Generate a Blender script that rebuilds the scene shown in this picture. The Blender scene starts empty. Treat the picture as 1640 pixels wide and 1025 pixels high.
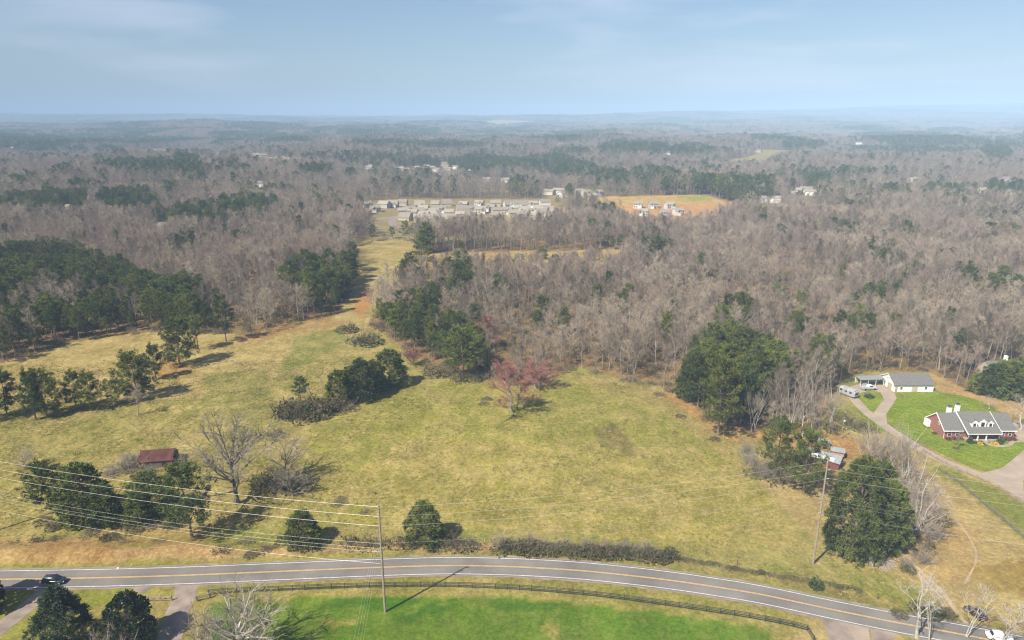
import bpy, bmesh, math, random
import numpy as np
from mathutils import Vector, Matrix

# ---------------------------------------------------------------- camera, sky, sun, exposure
scene = bpy.context.scene
C = scene.collection
W0, H0 = 1640.0, 1025.0            # size of the photograph in pixels
FPX = 1100.0                       # focal length in photograph pixels
CAMH = 95.0                        # drone height (m)
PITCH = math.atan((512.5 - 186.0) / FPX)
SP, CP = math.sin(PITCH), math.cos(PITCH)
cam_d = bpy.data.cameras.new('camera'); cam = bpy.data.objects.new('camera', cam_d); C.objects.link(cam)
cam_d.sensor_width = 36.0; cam_d.lens = 36.0 * FPX / W0
cam_d.clip_start = 1.0; cam_d.clip_end = 120000.0
cam.location = (0, 0, CAMH); cam.rotation_euler = (math.pi / 2 - PITCH, 0, 0)
scene.camera = cam

SUN_DIR = Vector((0.64, 0.594, -1.0)).normalized()       # direction the light travels
SUN_EL = math.asin(-SUN_DIR.z)
world = bpy.data.worlds.new('World'); scene.world = world; world.use_nodes = True
wn = world.node_tree.nodes; wl = world.node_tree.links
wn.clear()
w_out = wn.new('ShaderNodeOutputWorld'); w_bg = wn.new('ShaderNodeBackground')
sky = wn.new('ShaderNodeTexSky'); sky.sky_type = 'NISHITA'; sky.sun_disc = False
sky.sun_elevation = SUN_EL
sky.sun_rotation = math.atan2(-SUN_DIR.x, -SUN_DIR.y)
sky.altitude = 300.0; sky.air_density = 1.0; sky.dust_density = 1.7; sky.ozone_density = 4.0
w_bg.inputs['Strength'].default_value = 0.07
# thin high cloud veil
tc = wn.new('ShaderNodeTexCoord'); mp = wn.new('ShaderNodeMapping'); mp.inputs['Scale'].default_value = (1.5, 1.0, 9.0)
mp.inputs['Location'].default_value = (2.1, 0.7, 0.2)
nz = wn.new('ShaderNodeTexNoise'); nz.inputs['Scale'].default_value = 1.5; nz.inputs['Detail'].default_value = 4; nz.inputs['Roughness'].default_value = 0.5
rp = wn.new('ShaderNodeValToRGB'); rp.color_ramp.elements[0].position = 0.525; rp.color_ramp.elements[1].position = 0.74
rp.color_ramp.elements[1].color = (0.5, 0.5, 0.5, 1)
mx = wn.new('ShaderNodeMix'); mx.data_type = 'RGBA'
mx.inputs[7].default_value = (8.2, 8.1, 9.2, 1)
wl.new(tc.outputs['Generated'], mp.inputs['Vector']); wl.new(mp.outputs['Vector'], nz.inputs['Vector'])
wl.new(nz.outputs['Fac'], rp.inputs['Fac']); wl.new(rp.outputs['Color'], mx.inputs[0])
wl.new(sky.outputs['Color'], mx.inputs[6]); wl.new(mx.outputs[2], w_bg.inputs['Color']); wl.new(w_bg.outputs['Background'], w_out.inputs['Surface'])

sun_d = bpy.data.lights.new('sun', 'SUN'); sun = bpy.data.objects.new('sun', sun_d); C.objects.link(sun)
sun_d.energy = 5.0; sun_d.angle = math.radians(0.5); sun_d.color = (1.0, 0.925, 0.79)
sun.rotation_euler = SUN_DIR.to_track_quat('-Z', 'Y').to_euler(); sun.location = (-60, -60, 160)

vs = scene.view_settings; vs.view_transform = 'Standard'; vs.look = 'None'; vs.exposure = 0.83; vs.gamma = 1.0; vs.use_curve_mapping = False
cy = scene.cycles
cy.max_bounces = 4; cy.diffuse_bounces = 2; cy.glossy_bounces = 2; cy.transmission_bounces = 2; cy.transparent_max_bounces = 4; cy.volume_bounces = 0
cy.use_denoising = True; cy.denoising_prefilter = 'ACCURATE'
cy.filter_width = 1.2
HAZE_DENSITY = 2.05e-4

# ---------------------------------------------------------------- measuring helpers
rng = np.random.default_rng(7)
def fract_hash(ix, iy, seed):
    with np.errstate(over='ignore'):
        h = (ix.astype(np.int64) * 374761393 + iy.astype(np.int64) * 668265263 + seed * 974634721) & 0xffffffff
        h = ((h ^ (h >> 13)) * 1274126177) & 0xffffffff
        h = ((h ^ (h >> 16)) * 2246822519) & 0xffffffff
    return (h ^ (h >> 15)) / 4294967295.0
def vnoise(x, y, seed=0):
    x = np.asarray(x, float); y = np.asarray(y, float)
    ix = np.floor(x); iy = np.floor(y); fx = x - ix; fy = y - iy
    fx = fx * fx * (3 - 2 * fx); fy = fy * fy * (3 - 2 * fy)
    a = fract_hash(ix, iy, seed); b = fract_hash(ix + 1, iy, seed); c = fract_hash(ix, iy + 1, seed); d = fract_hash(ix + 1, iy + 1, seed)
    return (a * (1 - fx) + b * fx) * (1 - fy) + (c * (1 - fx) + d * fx) * fy
def fbm(x, y, seed=0, octs=4):
    s = 0; amp = 1.0; tot = 0
    for o in range(octs):
        s = s + amp * vnoise(x * 2 ** o, y * 2 ** o, seed + o * 17); tot += amp; amp *= 0.5
    return s / tot
def sstep(a, b, x):
    t = np.clip((np.asarray(x, float) - a) / (b - a), 0, 1); return t * t * (3 - 2 * t)
def height(x, y):
    x = np.asarray(x, float); y = np.asarray(y, float)
    roll = (fbm(x / 430 + 3.1, y / 430, 11, 3) - 0.5) * 2 * 17 * sstep(330, 950, y)
    big = (fbm(x / 2300, y / 2300 + 5.2, 23, 3) - 0.47) * 2 * 42 * sstep(1500, 4500, y)
    rise = 80 * sstep(2500, 11000, y) + 150 * sstep(-0.05, 0.75, x / np.maximum(y, 1)) * sstep(6500, 10500, y) * (0.65 + 0.6 * fbm(x / 3600, y / 3600, 41, 3))
    rise2 = 70 * sstep(0.25, 0.75, -x / np.maximum(y, 1)) * sstep(9000, 13000, y) * fbm(x / 3000, y / 3000, 43, 2)
    roll = roll + (fbm(x / 760 + 9.3, y / 560, 13, 3) - 0.47) * 2 * 30 * sstep(1000, 2000, y)
    # gentle swell of the pasture, flat along the road and the yards
    m = np.exp(-(((x - 2) / 62) ** 2 + ((y - 205) / 34) ** 2) * 1.3)
    m2 = np.exp(-(((x + 95) / 48) ** 2 + ((y - 215) / 40) ** 2) * 1.2)
    return roll + big + rise + rise2 + 2.4 * m + 1.8 * m2
def proj(x, y, z):
    dz = CAMH - np.asarray(z, float); y = np.asarray(y, float)
    d = y * CP + dz * SP; v = (dz * CP - y * SP) / np.where(np.abs(d) < 1e-6, 1e-6, d)
    return W0 / 2 + np.asarray(x, float) / d * FPX, H0 / 2 + v * FPX
_T = np.concatenate([np.linspace(20, 400, 380), 400 * 1.008 ** np.arange(1, 620)])
def at(px, py, zoff=0.0):
    u = (px - W0 / 2) / FPX; v = (py - H0 / 2) / FPX
    d = np.array([u, CP - v * SP, -SP - v * CP])
    X = d[0] * _T; Y = d[1] * _T; Z = CAMH + d[2] * _T
    below = Z < height(X, Y) + zoff
    if not below.any(): k = len(_T) - 1
    else: k = int(np.argmax(below))
    lo, hi = _T[max(k - 1, 0)], _T[k]
    for _ in range(24):
        t = (lo + hi) / 2
        if CAMH + d[2] * t < float(height(d[0] * t, d[1] * t)) + zoff: hi = t
        else: lo = t
    return Vector((d[0] * hi, d[1] * hi, float(height(d[0] * hi, d[1] * hi))))
def tall(p, ty):
    v = (ty - H0 / 2) / FPX
    return max(0.3, CAMH - p.y * (SP + v * CP) / (CP - v * SP) - p.z)
def mpp(p): return (p.y * CP + (CAMH - p.z) * SP) / FPX          # metres per photograph pixel at p
def inpoly(px, py, poly):
    px = np.asarray(px, float); py = np.asarray(py, float); r = np.zeros(px.shape, bool); n = len(poly)
    for i in range(n):
        x1, y1 = poly[i]; x2, y2 = poly[(i + 1) % n]
        c = ((y1 > py) != (y2 > py)) & (px < (x2 - x1) * (py - y1) / ((y2 - y1) if y2 != y1 else 1e-9) + x1)
        r ^= c
    return r

# ---------------------------------------------------------------- material helpers
def new_mat(name):
    m = bpy.data.materials.new(name); m.use_nodes = True
    return m, m.node_tree.nodes, m.node_tree.links, m.node_tree.nodes['Principled BSDF']
def mat(name, col, rough=0.8, var=0.18, scale=1.5, bump=0.0, metal=0.0, spec=0.25, objvar=0.0, tint=None):
    m, n, l, b = new_mat(name)
    b.inputs['Roughness'].default_value = rough; b.inputs['Metallic'].default_value = metal
    b.inputs['Specular IOR Level'].default_value = spec
    co = n.new('ShaderNodeTexCoord'); nt = n.new('ShaderNodeTexNoise'); nt.inputs['Scale'].default_value = scale; nt.inputs['Detail'].default_value = 5
    l.new(co.outputs['Object'], nt.inputs['Vector'])
    mr = n.new('ShaderNodeMapRange'); mr.inputs[1].default_value = 0.3; mr.inputs[2].default_value = 0.7
    mr.inputs[3].default_value = 1 - var; mr.inputs[4].default_value = 1 + var
    l.new(nt.outputs['Fac'], mr.inputs[0])
    mul = n.new('ShaderNodeMix'); mul.data_type = 'RGBA'; mul.blend_type = 'MULTIPLY'; mul.inputs[0].default_value = 1.0
    mul.inputs[6].default_value = (*col, 1)
    l.new(mr.outputs[0], mul.inputs[7]); out = mul.outputs[2]
    if objvar > 0:
        oi = n.new('ShaderNodeObjectInfo')
        if tint is not None:
            cr = n.new('ShaderNodeValToRGB'); cr.color_ramp.interpolation = 'LINEAR'
            els = cr.color_ramp.elements
            els[0].position = 0.0; els[0].color = (*tint[0], 1); els[1].position = 1.0; els[1].color = (*tint[-1], 1)
            for i, t in enumerate(tint[1:-1], 1):
                e = els.new(i / (len(tint) - 1)); e.color = (*t, 1)
            l.new(oi.outputs['Random'], cr.inputs['Fac']); l.new(cr.outputs['Color'], mul.inputs[6])
        m2 = n.new('ShaderNodeMath'); m2.operation = 'MULTIPLY'; m2.inputs[1].default_value = 7.31
        m3 = n.new('ShaderNodeMath'); m3.operation = 'FRACT'
        l.new(oi.outputs['Random'], m2.inputs[0]); l.new(m2.outputs[0], m3.inputs[0])
        mr2 = n.new('ShaderNodeMapRange'); mr2.inputs[3].default_value = 1 - objvar; mr2.inputs[4].default_value = 1 + objvar
        l.new(m3.outputs[0], mr2.inputs[0])
        mu2 = n.new('ShaderNodeMix'); mu2.data_type = 'RGBA'; mu2.blend_type = 'MULTIPLY'; mu2.inputs[0].default_value = 1.0
        l.new(out, mu2.inputs[6]); l.new(mr2.outputs[0], mu2.inputs[7]); out = mu2.outputs[2]
    l.new(out, b.inputs['Base Color'])
    if bump > 0:
        bp = n.new('ShaderNodeBump'); bp.inputs['Strength'].default_value = bump; bp.inputs['Distance'].default_value = 0.05
        l.new(nt.outputs['Fac'], bp.inputs['Height']); l.new(bp.outputs['Normal'], b.inputs['Normal'])
    return m
def glass(name, col=(0.02, 0.025, 0.03)):
    return mat(name, col, rough=0.08, var=0.1, scale=0.6, spec=0.6)

M = {}
M['bark'] = mat('bark', (0.24, 0.21, 0.175), 0.9, 0.3, 3.0, 0.4, objvar=0.2, tint=[(0.16, 0.13, 0.10), (0.25, 0.22, 0.18), (0.18, 0.145, 0.115), (0.32, 0.29, 0.25), (0.15, 0.125, 0.10)])
M['twig'] = mat('twig', (0.2, 0.165, 0.14), 0.9, 0.15, 2.0, objvar=0.22, tint=[(0.25, 0.205, 0.16), (0.33, 0.275, 0.215), (0.225, 0.177, 0.138), (0.36, 0.305, 0.24), (0.25, 0.185, 0.148), (0.295, 0.245, 0.193)])
for nm_, tt_ in (('twig_tan', [(0.30, 0.245, 0.18), (0.39, 0.325, 0.25), (0.25, 0.20, 0.145)]), ('twig_pink', [(0.275, 0.208, 0.165), (0.32, 0.25, 0.20), (0.235, 0.175, 0.14)]), ('twig_dark', [(0.175, 0.138, 0.106), (0.23, 0.187, 0.143), (0.135, 0.105, 0.08)])):
    M[nm_] = mat(nm_, tt_[0], 0.9, 0.15, 2.0, objvar=0.18, tint=tt_)
M['pale_bark'] = mat('pale_bark', (0.39, 0.36, 0.315), 0.85, 0.25, 2.0, 0.3)
M['pale_twig'] = mat('pale_twig', (0.25, 0.215, 0.17), 0.9, 0.2, 2.0)
M['dark_bark'] = mat('dark_bark', (0.13, 0.11, 0.09), 0.9, 0.3, 3.0, 0.4)
M['red_twig'] = mat('red_twig', (0.255, 0.118, 0.095), 0.9, 0.2, 1.0, objvar=0.15)
M['pine_bark'] = mat('pine_bark', (0.20, 0.15, 0.115), 0.9, 0.3, 3.0, 0.4, objvar=0.2)
M['needles'] = mat('needles', (0.045, 0.07, 0.022), 0.75, 0.5, 0.55, objvar=0.3, tint=[(0.060, 0.084, 0.019), (0.112, 0.128, 0.023), (0.050, 0.074, 0.019), (0.135, 0.145, 0.024), (0.074, 0.100, 0.021)])
M['cedar_leaf'] = mat('cedar_leaf', (0.088, 0.108, 0.022), 0.75, 0.5, 0.3, objvar=0.2)
M['spruce_leaf'] = mat('spruce_leaf', (0.038, 0.058, 0.030), 0.7, 0.35, 0.5)
M['holly_leaf'] = mat('holly_leaf', (0.026, 0.042, 0.016), 0.45, 0.35, 0.7)
M['brush'] = mat('brush', (0.16, 0.12, 0.08), 0.95, 0.3, 1.0, objvar=0.3, tint=[(0.15, 0.115, 0.075), (0.20, 0.155, 0.10), (0.13, 0.11, 0.06), (0.21, 0.17, 0.12)])
M['brush_leaf'] = mat('brush_leaf', (0.075, 0.078, 0.028), 0.9, 0.3, 1.0, objvar=0.3, tint=[(0.06, 0.062, 0.024), (0.11, 0.095, 0.04), (0.07, 0.085, 0.028), (0.13, 0.105, 0.05)])
M['yellow_leaf'] = mat('yellow_leaf', (0.62, 0.42, 0.03), 0.8, 0.2, 2.0)
M['garden_leaf'] = mat('garden_leaf', (0.05, 0.085, 0.02), 0.8, 0.3, 2.0)
M['russet_leaf'] = mat('russet_leaf', (0.14, 0.055, 0.04), 0.8, 0.3, 2.0)
M['white_paint'] = mat('white_paint', (0.78, 0.78, 0.76), 0.55, 0.05, 1.0)
M['cream_wall'] = mat('cream_wall', (0.58, 0.53, 0.44), 0.8, 0.08, 0.5, objvar=0.22, tint=[(0.36, 0.30, 0.22), (0.46, 0.41, 0.33), (0.33, 0.29, 0.24), (0.42, 0.35, 0.26), (0.52, 0.50, 0.46)])
M['siding'] = mat('siding', (0.50, 0.49, 0.46), 0.8, 0.1, 0.5, objvar=0.2)
M['far_roof'] = mat('far_roof', (0.25, 0.22, 0.18), 0.9, 0.15, 1.0, objvar=0.2)
M['shingle'] = mat('shingle', (0.135, 0.13, 0.125), 0.92, 0.16, 2.2, 0.2)
M['metal_roof'] = mat('metal_roof', (0.26, 0.27, 0.28), 0.5, 0.15, 1.5, metal=0.2)
M['rust_roof'] = mat('rust_roof', (0.078, 0.026, 0.024), 0.75, 0.5, 0.5, metal=0.1)
M['old_wood'] = mat('old_wood', (0.13, 0.10, 0.08), 0.9, 0.3, 2.0, 0.3)
M['pink_block'] = mat('pink_block', (0.40, 0.27, 0.20), 0.9, 0.15, 2.0)
M['brown_wall'] = mat('brown_wall', (0.17, 0.07, 0.06), 0.85, 0.2, 1.0)
M['pole_wood'] = mat('pole_wood', (0.27, 0.22, 0.165), 0.9, 0.25, 3.0, 0.2)
M['fence_paint'] = mat('fence_paint', (0.035, 0.04, 0.038), 0.7, 0.3, 2.0)
M['fence_wood'] = mat('fence_wood', (0.17, 0.14, 0.115), 0.9, 0.3, 2.0)
M['rail_wood'] = mat('rail_wood', (0.30, 0.24, 0.17), 0.9, 0.25, 2.0)
M['wire'] = mat('wire', (0.50, 0.49, 0.47), 0.45, 0.05, 1.0, metal=0.3)
M['porcelain'] = mat('porcelain', (0.33, 0.33, 0.34), 0.35, 0.1, 1.0)
M['window'] = glass('window')
M['tyre'] = mat('tyre', (0.015, 0.015, 0.016), 0.85, 0.2, 6.0)
M['rim'] = mat('rim', (0.45, 0.45, 0.46), 0.35, 0.1, 4.0, metal=0.7)
M['navy_paint'] = mat('navy_paint', (0.018, 0.023, 0.03), 0.22, 0.1, 1.0, spec=0.7)
M['maroon_paint'] = mat('maroon_paint', (0.045, 0.016, 0.018), 0.25, 0.1, 1.0, spec=0.7)
M['silver_paint'] = mat('silver_paint', (0.36, 0.37, 0.39), 0.3, 0.1, 1.0, spec=0.6)
M['white_car'] = mat('white_car', (0.74, 0.74, 0.74), 0.3, 0.05, 1.0, spec=0.6)
M['lamp_red'] = mat('lamp_red', (0.3, 0.02, 0.02), 0.3, 0.05, 1.0)
M['lamp_clear'] = mat('lamp_clear', (0.7, 0.7, 0.68), 0.2, 0.05, 1.0)
M['stone'] = mat('stone', (0.45, 0.43, 0.39), 0.9, 0.2, 3.0, 0.3)
M['dead_stick'] = mat('dead_stick', (0.36, 0.31, 0.26), 0.9, 0.3, 3.0)
M['concrete'] = mat('concrete', (0.29, 0.235, 0.18), 0.9, 0.16, 0.25, 0.1)
M['gravel'] = mat('gravel', (0.225, 0.18, 0.15), 0.95, 0.30, 0.35, 0.2)
M['dirt_track'] = mat('dirt_track', (0.31, 0.235, 0.155), 0.95, 0.25, 0.3, 0.2)
M['mulch'] = mat('mulch', (0.07, 0.045, 0.03), 0.95, 0.3, 2.0, 0.3)

# road asphalt, worn along the wheel paths
def asphalt_mat():
    m, n, l, b = new_mat('asphalt'); b.inputs['Roughness'].default_value = 0.88; b.inputs['Specular IOR Level'].default_value = 0.2
    co = n.new('ShaderNodeTexCoord'); n1 = n.new('ShaderNodeTexNoise'); n1.inputs['Scale'].default_value = 0.12; n1.inputs['Detail'].default_value = 6
    n2 = n.new('ShaderNodeTexNoise'); n2.inputs['Scale'].default_value = 2.5; n2.inputs['Detail'].default_value = 4
    l.new(co.outputs['Object'], n1.inputs['Vector']); l.new(co.outputs['Object'], n2.inputs['Vector'])
    uv = n.new('ShaderNodeUVMap'); uv.uv_map = 'UVMap'; sx = n.new('ShaderNodeSeparateXYZ'); l.new(uv.outputs['UV'], sx.inputs[0])
    wv = n.new('ShaderNodeMath'); wv.operation = 'MULTIPLY'; wv.inputs[1].default_value = 4 * math.pi * 1.0
    l.new(sx.outputs['Y'], wv.inputs[0]); cs = n.new('ShaderNodeMath'); cs.operation = 'COSINE'; l.new(wv.outputs[0], cs.inputs[0])
    a1 = n.new('ShaderNodeMath'); a1.operation = 'MULTIPLY_ADD'; a1.inputs[1].default_value = -0.035; a1.inputs[2].default_value = 0.0; l.new(cs.outputs[0], a1.inputs[0])
    ad = n.new('ShaderNodeMath'); ad.operation = 'ADD'; l.new(n1.outputs['Fac'], ad.inputs[0]); l.new(a1.outputs[0], ad.inputs[1])
    ad2 = n.new('ShaderNodeMath'); ad2.operation = 'MULTIPLY_ADD'; ad2.inputs[1].default_value = 0.35; l.new(n2.outputs['Fac'], ad2.inputs[0]); l.new(ad.outputs[0], ad2.inputs[2])
    cr = n.new('ShaderNodeValToRGB'); cr.color_ramp.elements[0].position = 0.38; cr.color_ramp.elements[0].color = (0.108, 0.099, 0.092, 1)
    cr.color_ramp.elements[1].position = 0.95; cr.color_ramp.elements[1].color = (0.20, 0.184, 0.168, 1)
    l.new(ad2.outputs[0], cr.inputs['Fac']); l.new(cr.outputs['Color'], b.inputs['Base Color'])
    return m
M['asphalt'] = asphalt_mat()
M['line_white'] = mat('line_white', (0.60, 0.58, 0.54), 0.7, 0.25, 1.2)
M['line_yellow'] = mat('line_yellow', (0.52, 0.34, 0.12), 0.7, 0.2, 1.2)

def brick_mat():
    m, n, l, b = new_mat('red_brick'); b.inputs['Roughness'].default_value = 0.88
    co = n.new('ShaderNodeTexCoord'); br = n.new('ShaderNodeTexBrick'); br.inputs['Scale'].default_value = 1.0
    br.inputs['Brick Width'].default_value = 0.22; br.inputs['Row Height'].default_value = 0.075; br.inputs['Mortar Size'].default_value = 0.008
    br.inputs['Color1'].default_value = (0.40, 0.085, 0.06, 1); br.inputs['Color2'].default_value = (0.31, 0.068, 0.055, 1); br.inputs['Mortar'].default_value = (0.24, 0.14, 0.115, 1)
    mp_ = n.new('ShaderNodeMapping'); mp_.inputs['Rotation'].default_value = (math.pi / 2, 0, 0)
    l.new(co.outputs['Object'], mp_.inputs['Vector']); l.new(mp_.outputs['Vector'], br.inputs['Vector']); l.new(br.outputs['Color'], b.inputs['Base Color'])
    return m
M['red_brick'] = brick_mat()

def ground_mat(name, attr=True, base=(0.1, 0.16, 0.02), straw=(0.285, 0.222, 0.082), strawamt=0.25, stripes=False):
    m, n, l, b = new_mat(name); b.inputs['Roughness'].default_value = 0.95; b.inputs['Specular IOR Level'].default_value = 0.08
    co = n.new('ShaderNodeTexCoord')
    def noise(sc, det=5, rough=0.6, st=None):
        t = n.new('ShaderNodeTexNoise'); t.inputs['Scale'].default_value = sc; t.inputs['Detail'].default_value = det; t.inputs['Roughness'].default_value = rough
        if st is None: l.new(co.outputs['Object'], t.inputs['Vector'])
        else:
            q = n.new('ShaderNodeMapping'); q.inputs['Scale'].default_value = st; q.inputs['Rotation'].default_value = (0, 0, 0.5)
            l.new(co.outputs['Object'], q.inputs['Vector']); l.new(q.outputs['Vector'], t.inputs['Vector'])
        return t.outputs['Fac']
    def ramp(f, a, c, lo=0.0, hi=1.0):
        r = n.new('ShaderNodeMapRange'); r.inputs[1].default_value = a; r.inputs[2].default_value = c; r.inputs[3].default_value = lo; r.inputs[4].default_value = hi
        l.new(f, r.inputs[0]); return r.outputs[0]
    def mixc(fac, a, c, bt='MIX'):
        q = n.new('ShaderNodeMix'); q.data_type = 'RGBA'; q.blend_type = bt
        for v, s in ((fac, 0), (a, 6), (c, 7)):
            if isinstance(v, (int, float)): q.inputs[s].default_value = v
            elif isinstance(v, tuple): q.inputs[s].default_value = (*v, 1)
            else: l.new(v, q.inputs[s])
        return q.outputs[2]
    def mul(a, c):
        q = n.new('ShaderNodeMath'); q.operation = 'MULTIPLY'
        for v, s in ((a, 0), (c, 1)):
            if isinstance(v, (int, float)): q.inputs[s].default_value = v
            else: l.new(v, q.inputs[s])
        return q.outputs[0]
    if attr:
        a1 = n.new('ShaderNodeAttribute'); a1.attribute_name = 'base'; bc = a1.outputs['Color']
        a2 = n.new('ShaderNodeAttribute'); a2.attribute_name = 'dry'; dry = a2.outputs['Fac']
    else:
        q = n.new('ShaderNodeRGB'); q.outputs[0].default_value = (*base, 1); bc = q.outputs[0]
        q2 = n.new('ShaderNodeValue'); q2.outputs[0].default_value = strawamt; dry = q2.outputs[0]
    f1 = ramp(noise(0.055, 6, 0.65), 0.44, 0.66)
    f2 = ramp(noise(0.34, 6, 0.7, (1.0, 0.55, 1.0)), 0.46, 0.64)
    f3 = ramp(noise(1.6, 4, 0.6), 0.45, 0.7)
    c = mixc(mul(f1, dry), bc, straw)
    c = mixc(mul(mul(f2, dry), 0.9), c, (straw[0] * 1.08, straw[1] * 1.05, straw[2] * 1.05))
    c = mixc(mul(f3, mul(dry, 0.45)), c, (0.36, 0.275, 0.14))
    v1 = ramp(noise(0.8, 6, 0.8), 0.3, 0.7, 0.60, 1.40)
    c = mixc(1.0, c, v1, 'MULTIPLY')
    v2 = ramp(noise(0.13, 4, 0.6), 0.3, 0.7, 0.80, 1.20)
    c = mixc(1.0, c, v2, 'MULTIPLY')
    if stripes:
        vm = n.new('ShaderNodeVectorMath'); vm.operation = 'DOT_PRODUCT'; vm.inputs[1].default_value = (1.9, 1.5, 0); l.new(co.outputs['Object'], vm.inputs[0])
        sn = n.new('ShaderNodeMath'); sn.operation = 'SINE'; l.new(vm.outputs['Value'], sn.inputs[0])
        c = mixc(1.0, c, ramp(sn.outputs[0], -.6, .6, .955, 1.045), 'MULTIPLY')
    l.new(c, b.inputs['Base Color'])
    bp = n.new('ShaderNodeBump'); bp.inputs['Strength'].default_value = 0.6; bp.inputs['Distance'].default_value = 0.25
    l.new(noise(1.3, 6, 0.7), bp.inputs['Height']); l.new(bp.outputs['Normal'], b.inputs['Normal'])
    return m
M['terrain'] = ground_mat('terrain')
M['lawn'] = ground_mat('lawn', False, (0.100, 0.155, 0.006), (0.155, 0.175, 0.014), 0.55, stripes=True)

# ---------------------------------------------------------------- mesh helpers
class MB:
    def __init__(s): s.v = []; s.f = []; s.m = []
    def add(s, vs_, fs_, mi=0):
        o = len(s.v); s.v.extend([tuple(map(float, q)) for q in vs_]); s.f.extend([tuple(i + o for i in q) for q in fs_]); s.m.extend([mi] * len(fs_)); return s
    def box(s, x0, y0, z0, x1, y1, z1, mi=0):
        return s.add([(x0, y0, z0), (x1, y0, z0), (x1, y1, z0), (x0, y1, z0), (x0, y0, z1), (x1, y0, z1), (x1, y1, z1), (x0, y1, z1)],
                     [(0, 3, 2, 1), (4, 5, 6, 7), (0, 1, 5, 4), (1, 2, 6, 5), (2, 3, 7, 6), (3, 0, 4, 7)], mi)
    def bevbox(s, x0, y0, z0, x1, y1, z1, b=0.05, mi=0):
        # box with chamfered vertical and top edges
        def ring(i, z): return [(x0 + i + b, y0 + i, z), (x1 - i - b, y0 + i, z), (x1 - i, y0 + i + b, z), (x1 - i, y1 - i - b, z), (x1 - i - b, y1 - i, z), (x0 + i + b, y1 - i, z), (x0 + i, y1 - i - b, z), (x0 + i, y0 + i + b, z)]
        V = ring(0, z0) + ring(0, z1 - b) + ring(b, z1); F = [tuple(range(7, -1, -1)), tuple(range(16, 24))]
        for k in (0, 8):
            for i in range(8): F.append((k + i, k + (i + 1) % 8, k + 8 + (i + 1) % 8, k + 8 + i))
        return s.add(V, F, mi)
    def prism(s, poly, y0, y1, mi=0):          # polygon in x,z pushed along y
        n = len(poly); V = [(p[0], y0, p[1]) for p in poly] + [(p[0], y1, p[1]) for p in poly]
        F = [tuple(range(n)), tuple(range(2 * n - 1, n - 1, -1))] + [(i, i + n, (i + 1) % n + n, (i + 1) % n) for i in range(n)]
        return s.add(V, F, mi)
    def prismx(s, poly, x0, x1, mi=0):         # polygon in y,z pushed along x
        n = len(poly); V = [(x0, p[0], p[1]) for p in poly] + [(x1, p[0], p[1]) for p in poly]
        F = [tuple(range(n - 1, -1, -1)), tuple(range(n, 2 * n))] + [(i, (i + 1) % n, (i + 1) % n + n, i + n) for i in range(n)]
        return s.add(V, F, mi)
    def tube(s, pts, rad, sides=5, mi=0, cap=True):
        pts = [Vector(p) for p in pts]; n = len(pts); V = []; F = []
        for i, p in enumerate(pts):
            d = (pts[min(i + 1, n - 1)] - pts[max(i - 1, 0)]).normalized()
            a = Vector((0, 0, 1)) if abs(d.z) < 0.9 else Vector((1, 0, 0))
            u = d.cross(a).normalized(); w = d.cross(u)
            r = rad[i] if hasattr(rad, '__len__') else rad
            for k in range(sides):
                t = 2 * math.pi * k / sides; V.append(p + (u * math.cos(t) + w * math.sin(t)) * r)
        for i in range(n - 1):
            for k in range(sides):
                a_ = i * sides + k; b_ = i * sides + (k + 1) % sides; F.append((a_, b_, b_ + sides, a_ + sides))
        if cap: F.append(tuple(range(sides - 1, -1, -1))); F.append(tuple(range((n - 1) * sides, n * sides)))
        return s.add(V, F, mi)
    def cyl(s, c, r, h, axis='z', sides=16, mi=0):
        c = Vector(c); d = {'x': Vector((h / 2, 0, 0)), 'y': Vector((0, h / 2, 0)), 'z': Vector((0, 0, h / 2))}[axis]
        return s.tube([c - d, c + d], r, sides, mi)
    def mesh(s, name, mats):
        me = bpy.data.meshes.new(name); me.from_pydata(s.v, [], s.f)
        for m_ in (mats if isinstance(mats, (list, tuple)) else [mats]): me.materials.append(M[m_] if isinstance(m_, str) else m_)
        if any(s.m): me.polygons.foreach_set('material_index', s.m)
        me.update(); return me
    def build(s, name, mats, parent=None, loc=None, rz=0.0):
        return link(name, s.mesh(name, mats), parent, loc, rz)
def link(name, me, parent=None, loc=None, rz=0.0):
    o = bpy.data.objects.new(name, me); C.objects.link(o)
    if parent is not None: o.parent = parent
    if loc is not None: o.location = loc
    if rz: o.rotation_euler = (0, 0, rz)
    return o
def tag(o, label, cat, group=None):
    o['label'] = label; o['category'] = cat
    if group: o['group'] = group
    return o
def thing(name, label, cat, loc=(0, 0, 0), rz=0.0, group=None, scale=None):
    o = link(name, None, None, loc, rz)
    o.empty_display_size = 0.5
    if scale is not None: o.scale = scale
    return tag(o, label, cat, group)
def struct(o): o['kind'] = 'structure'; return o
def copy_tree(o, parent=None):
    c = o.copy(); C.objects.link(c); c.parent = parent
    for ch in o.children: copy_tree(ch, c)
    return c

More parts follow.
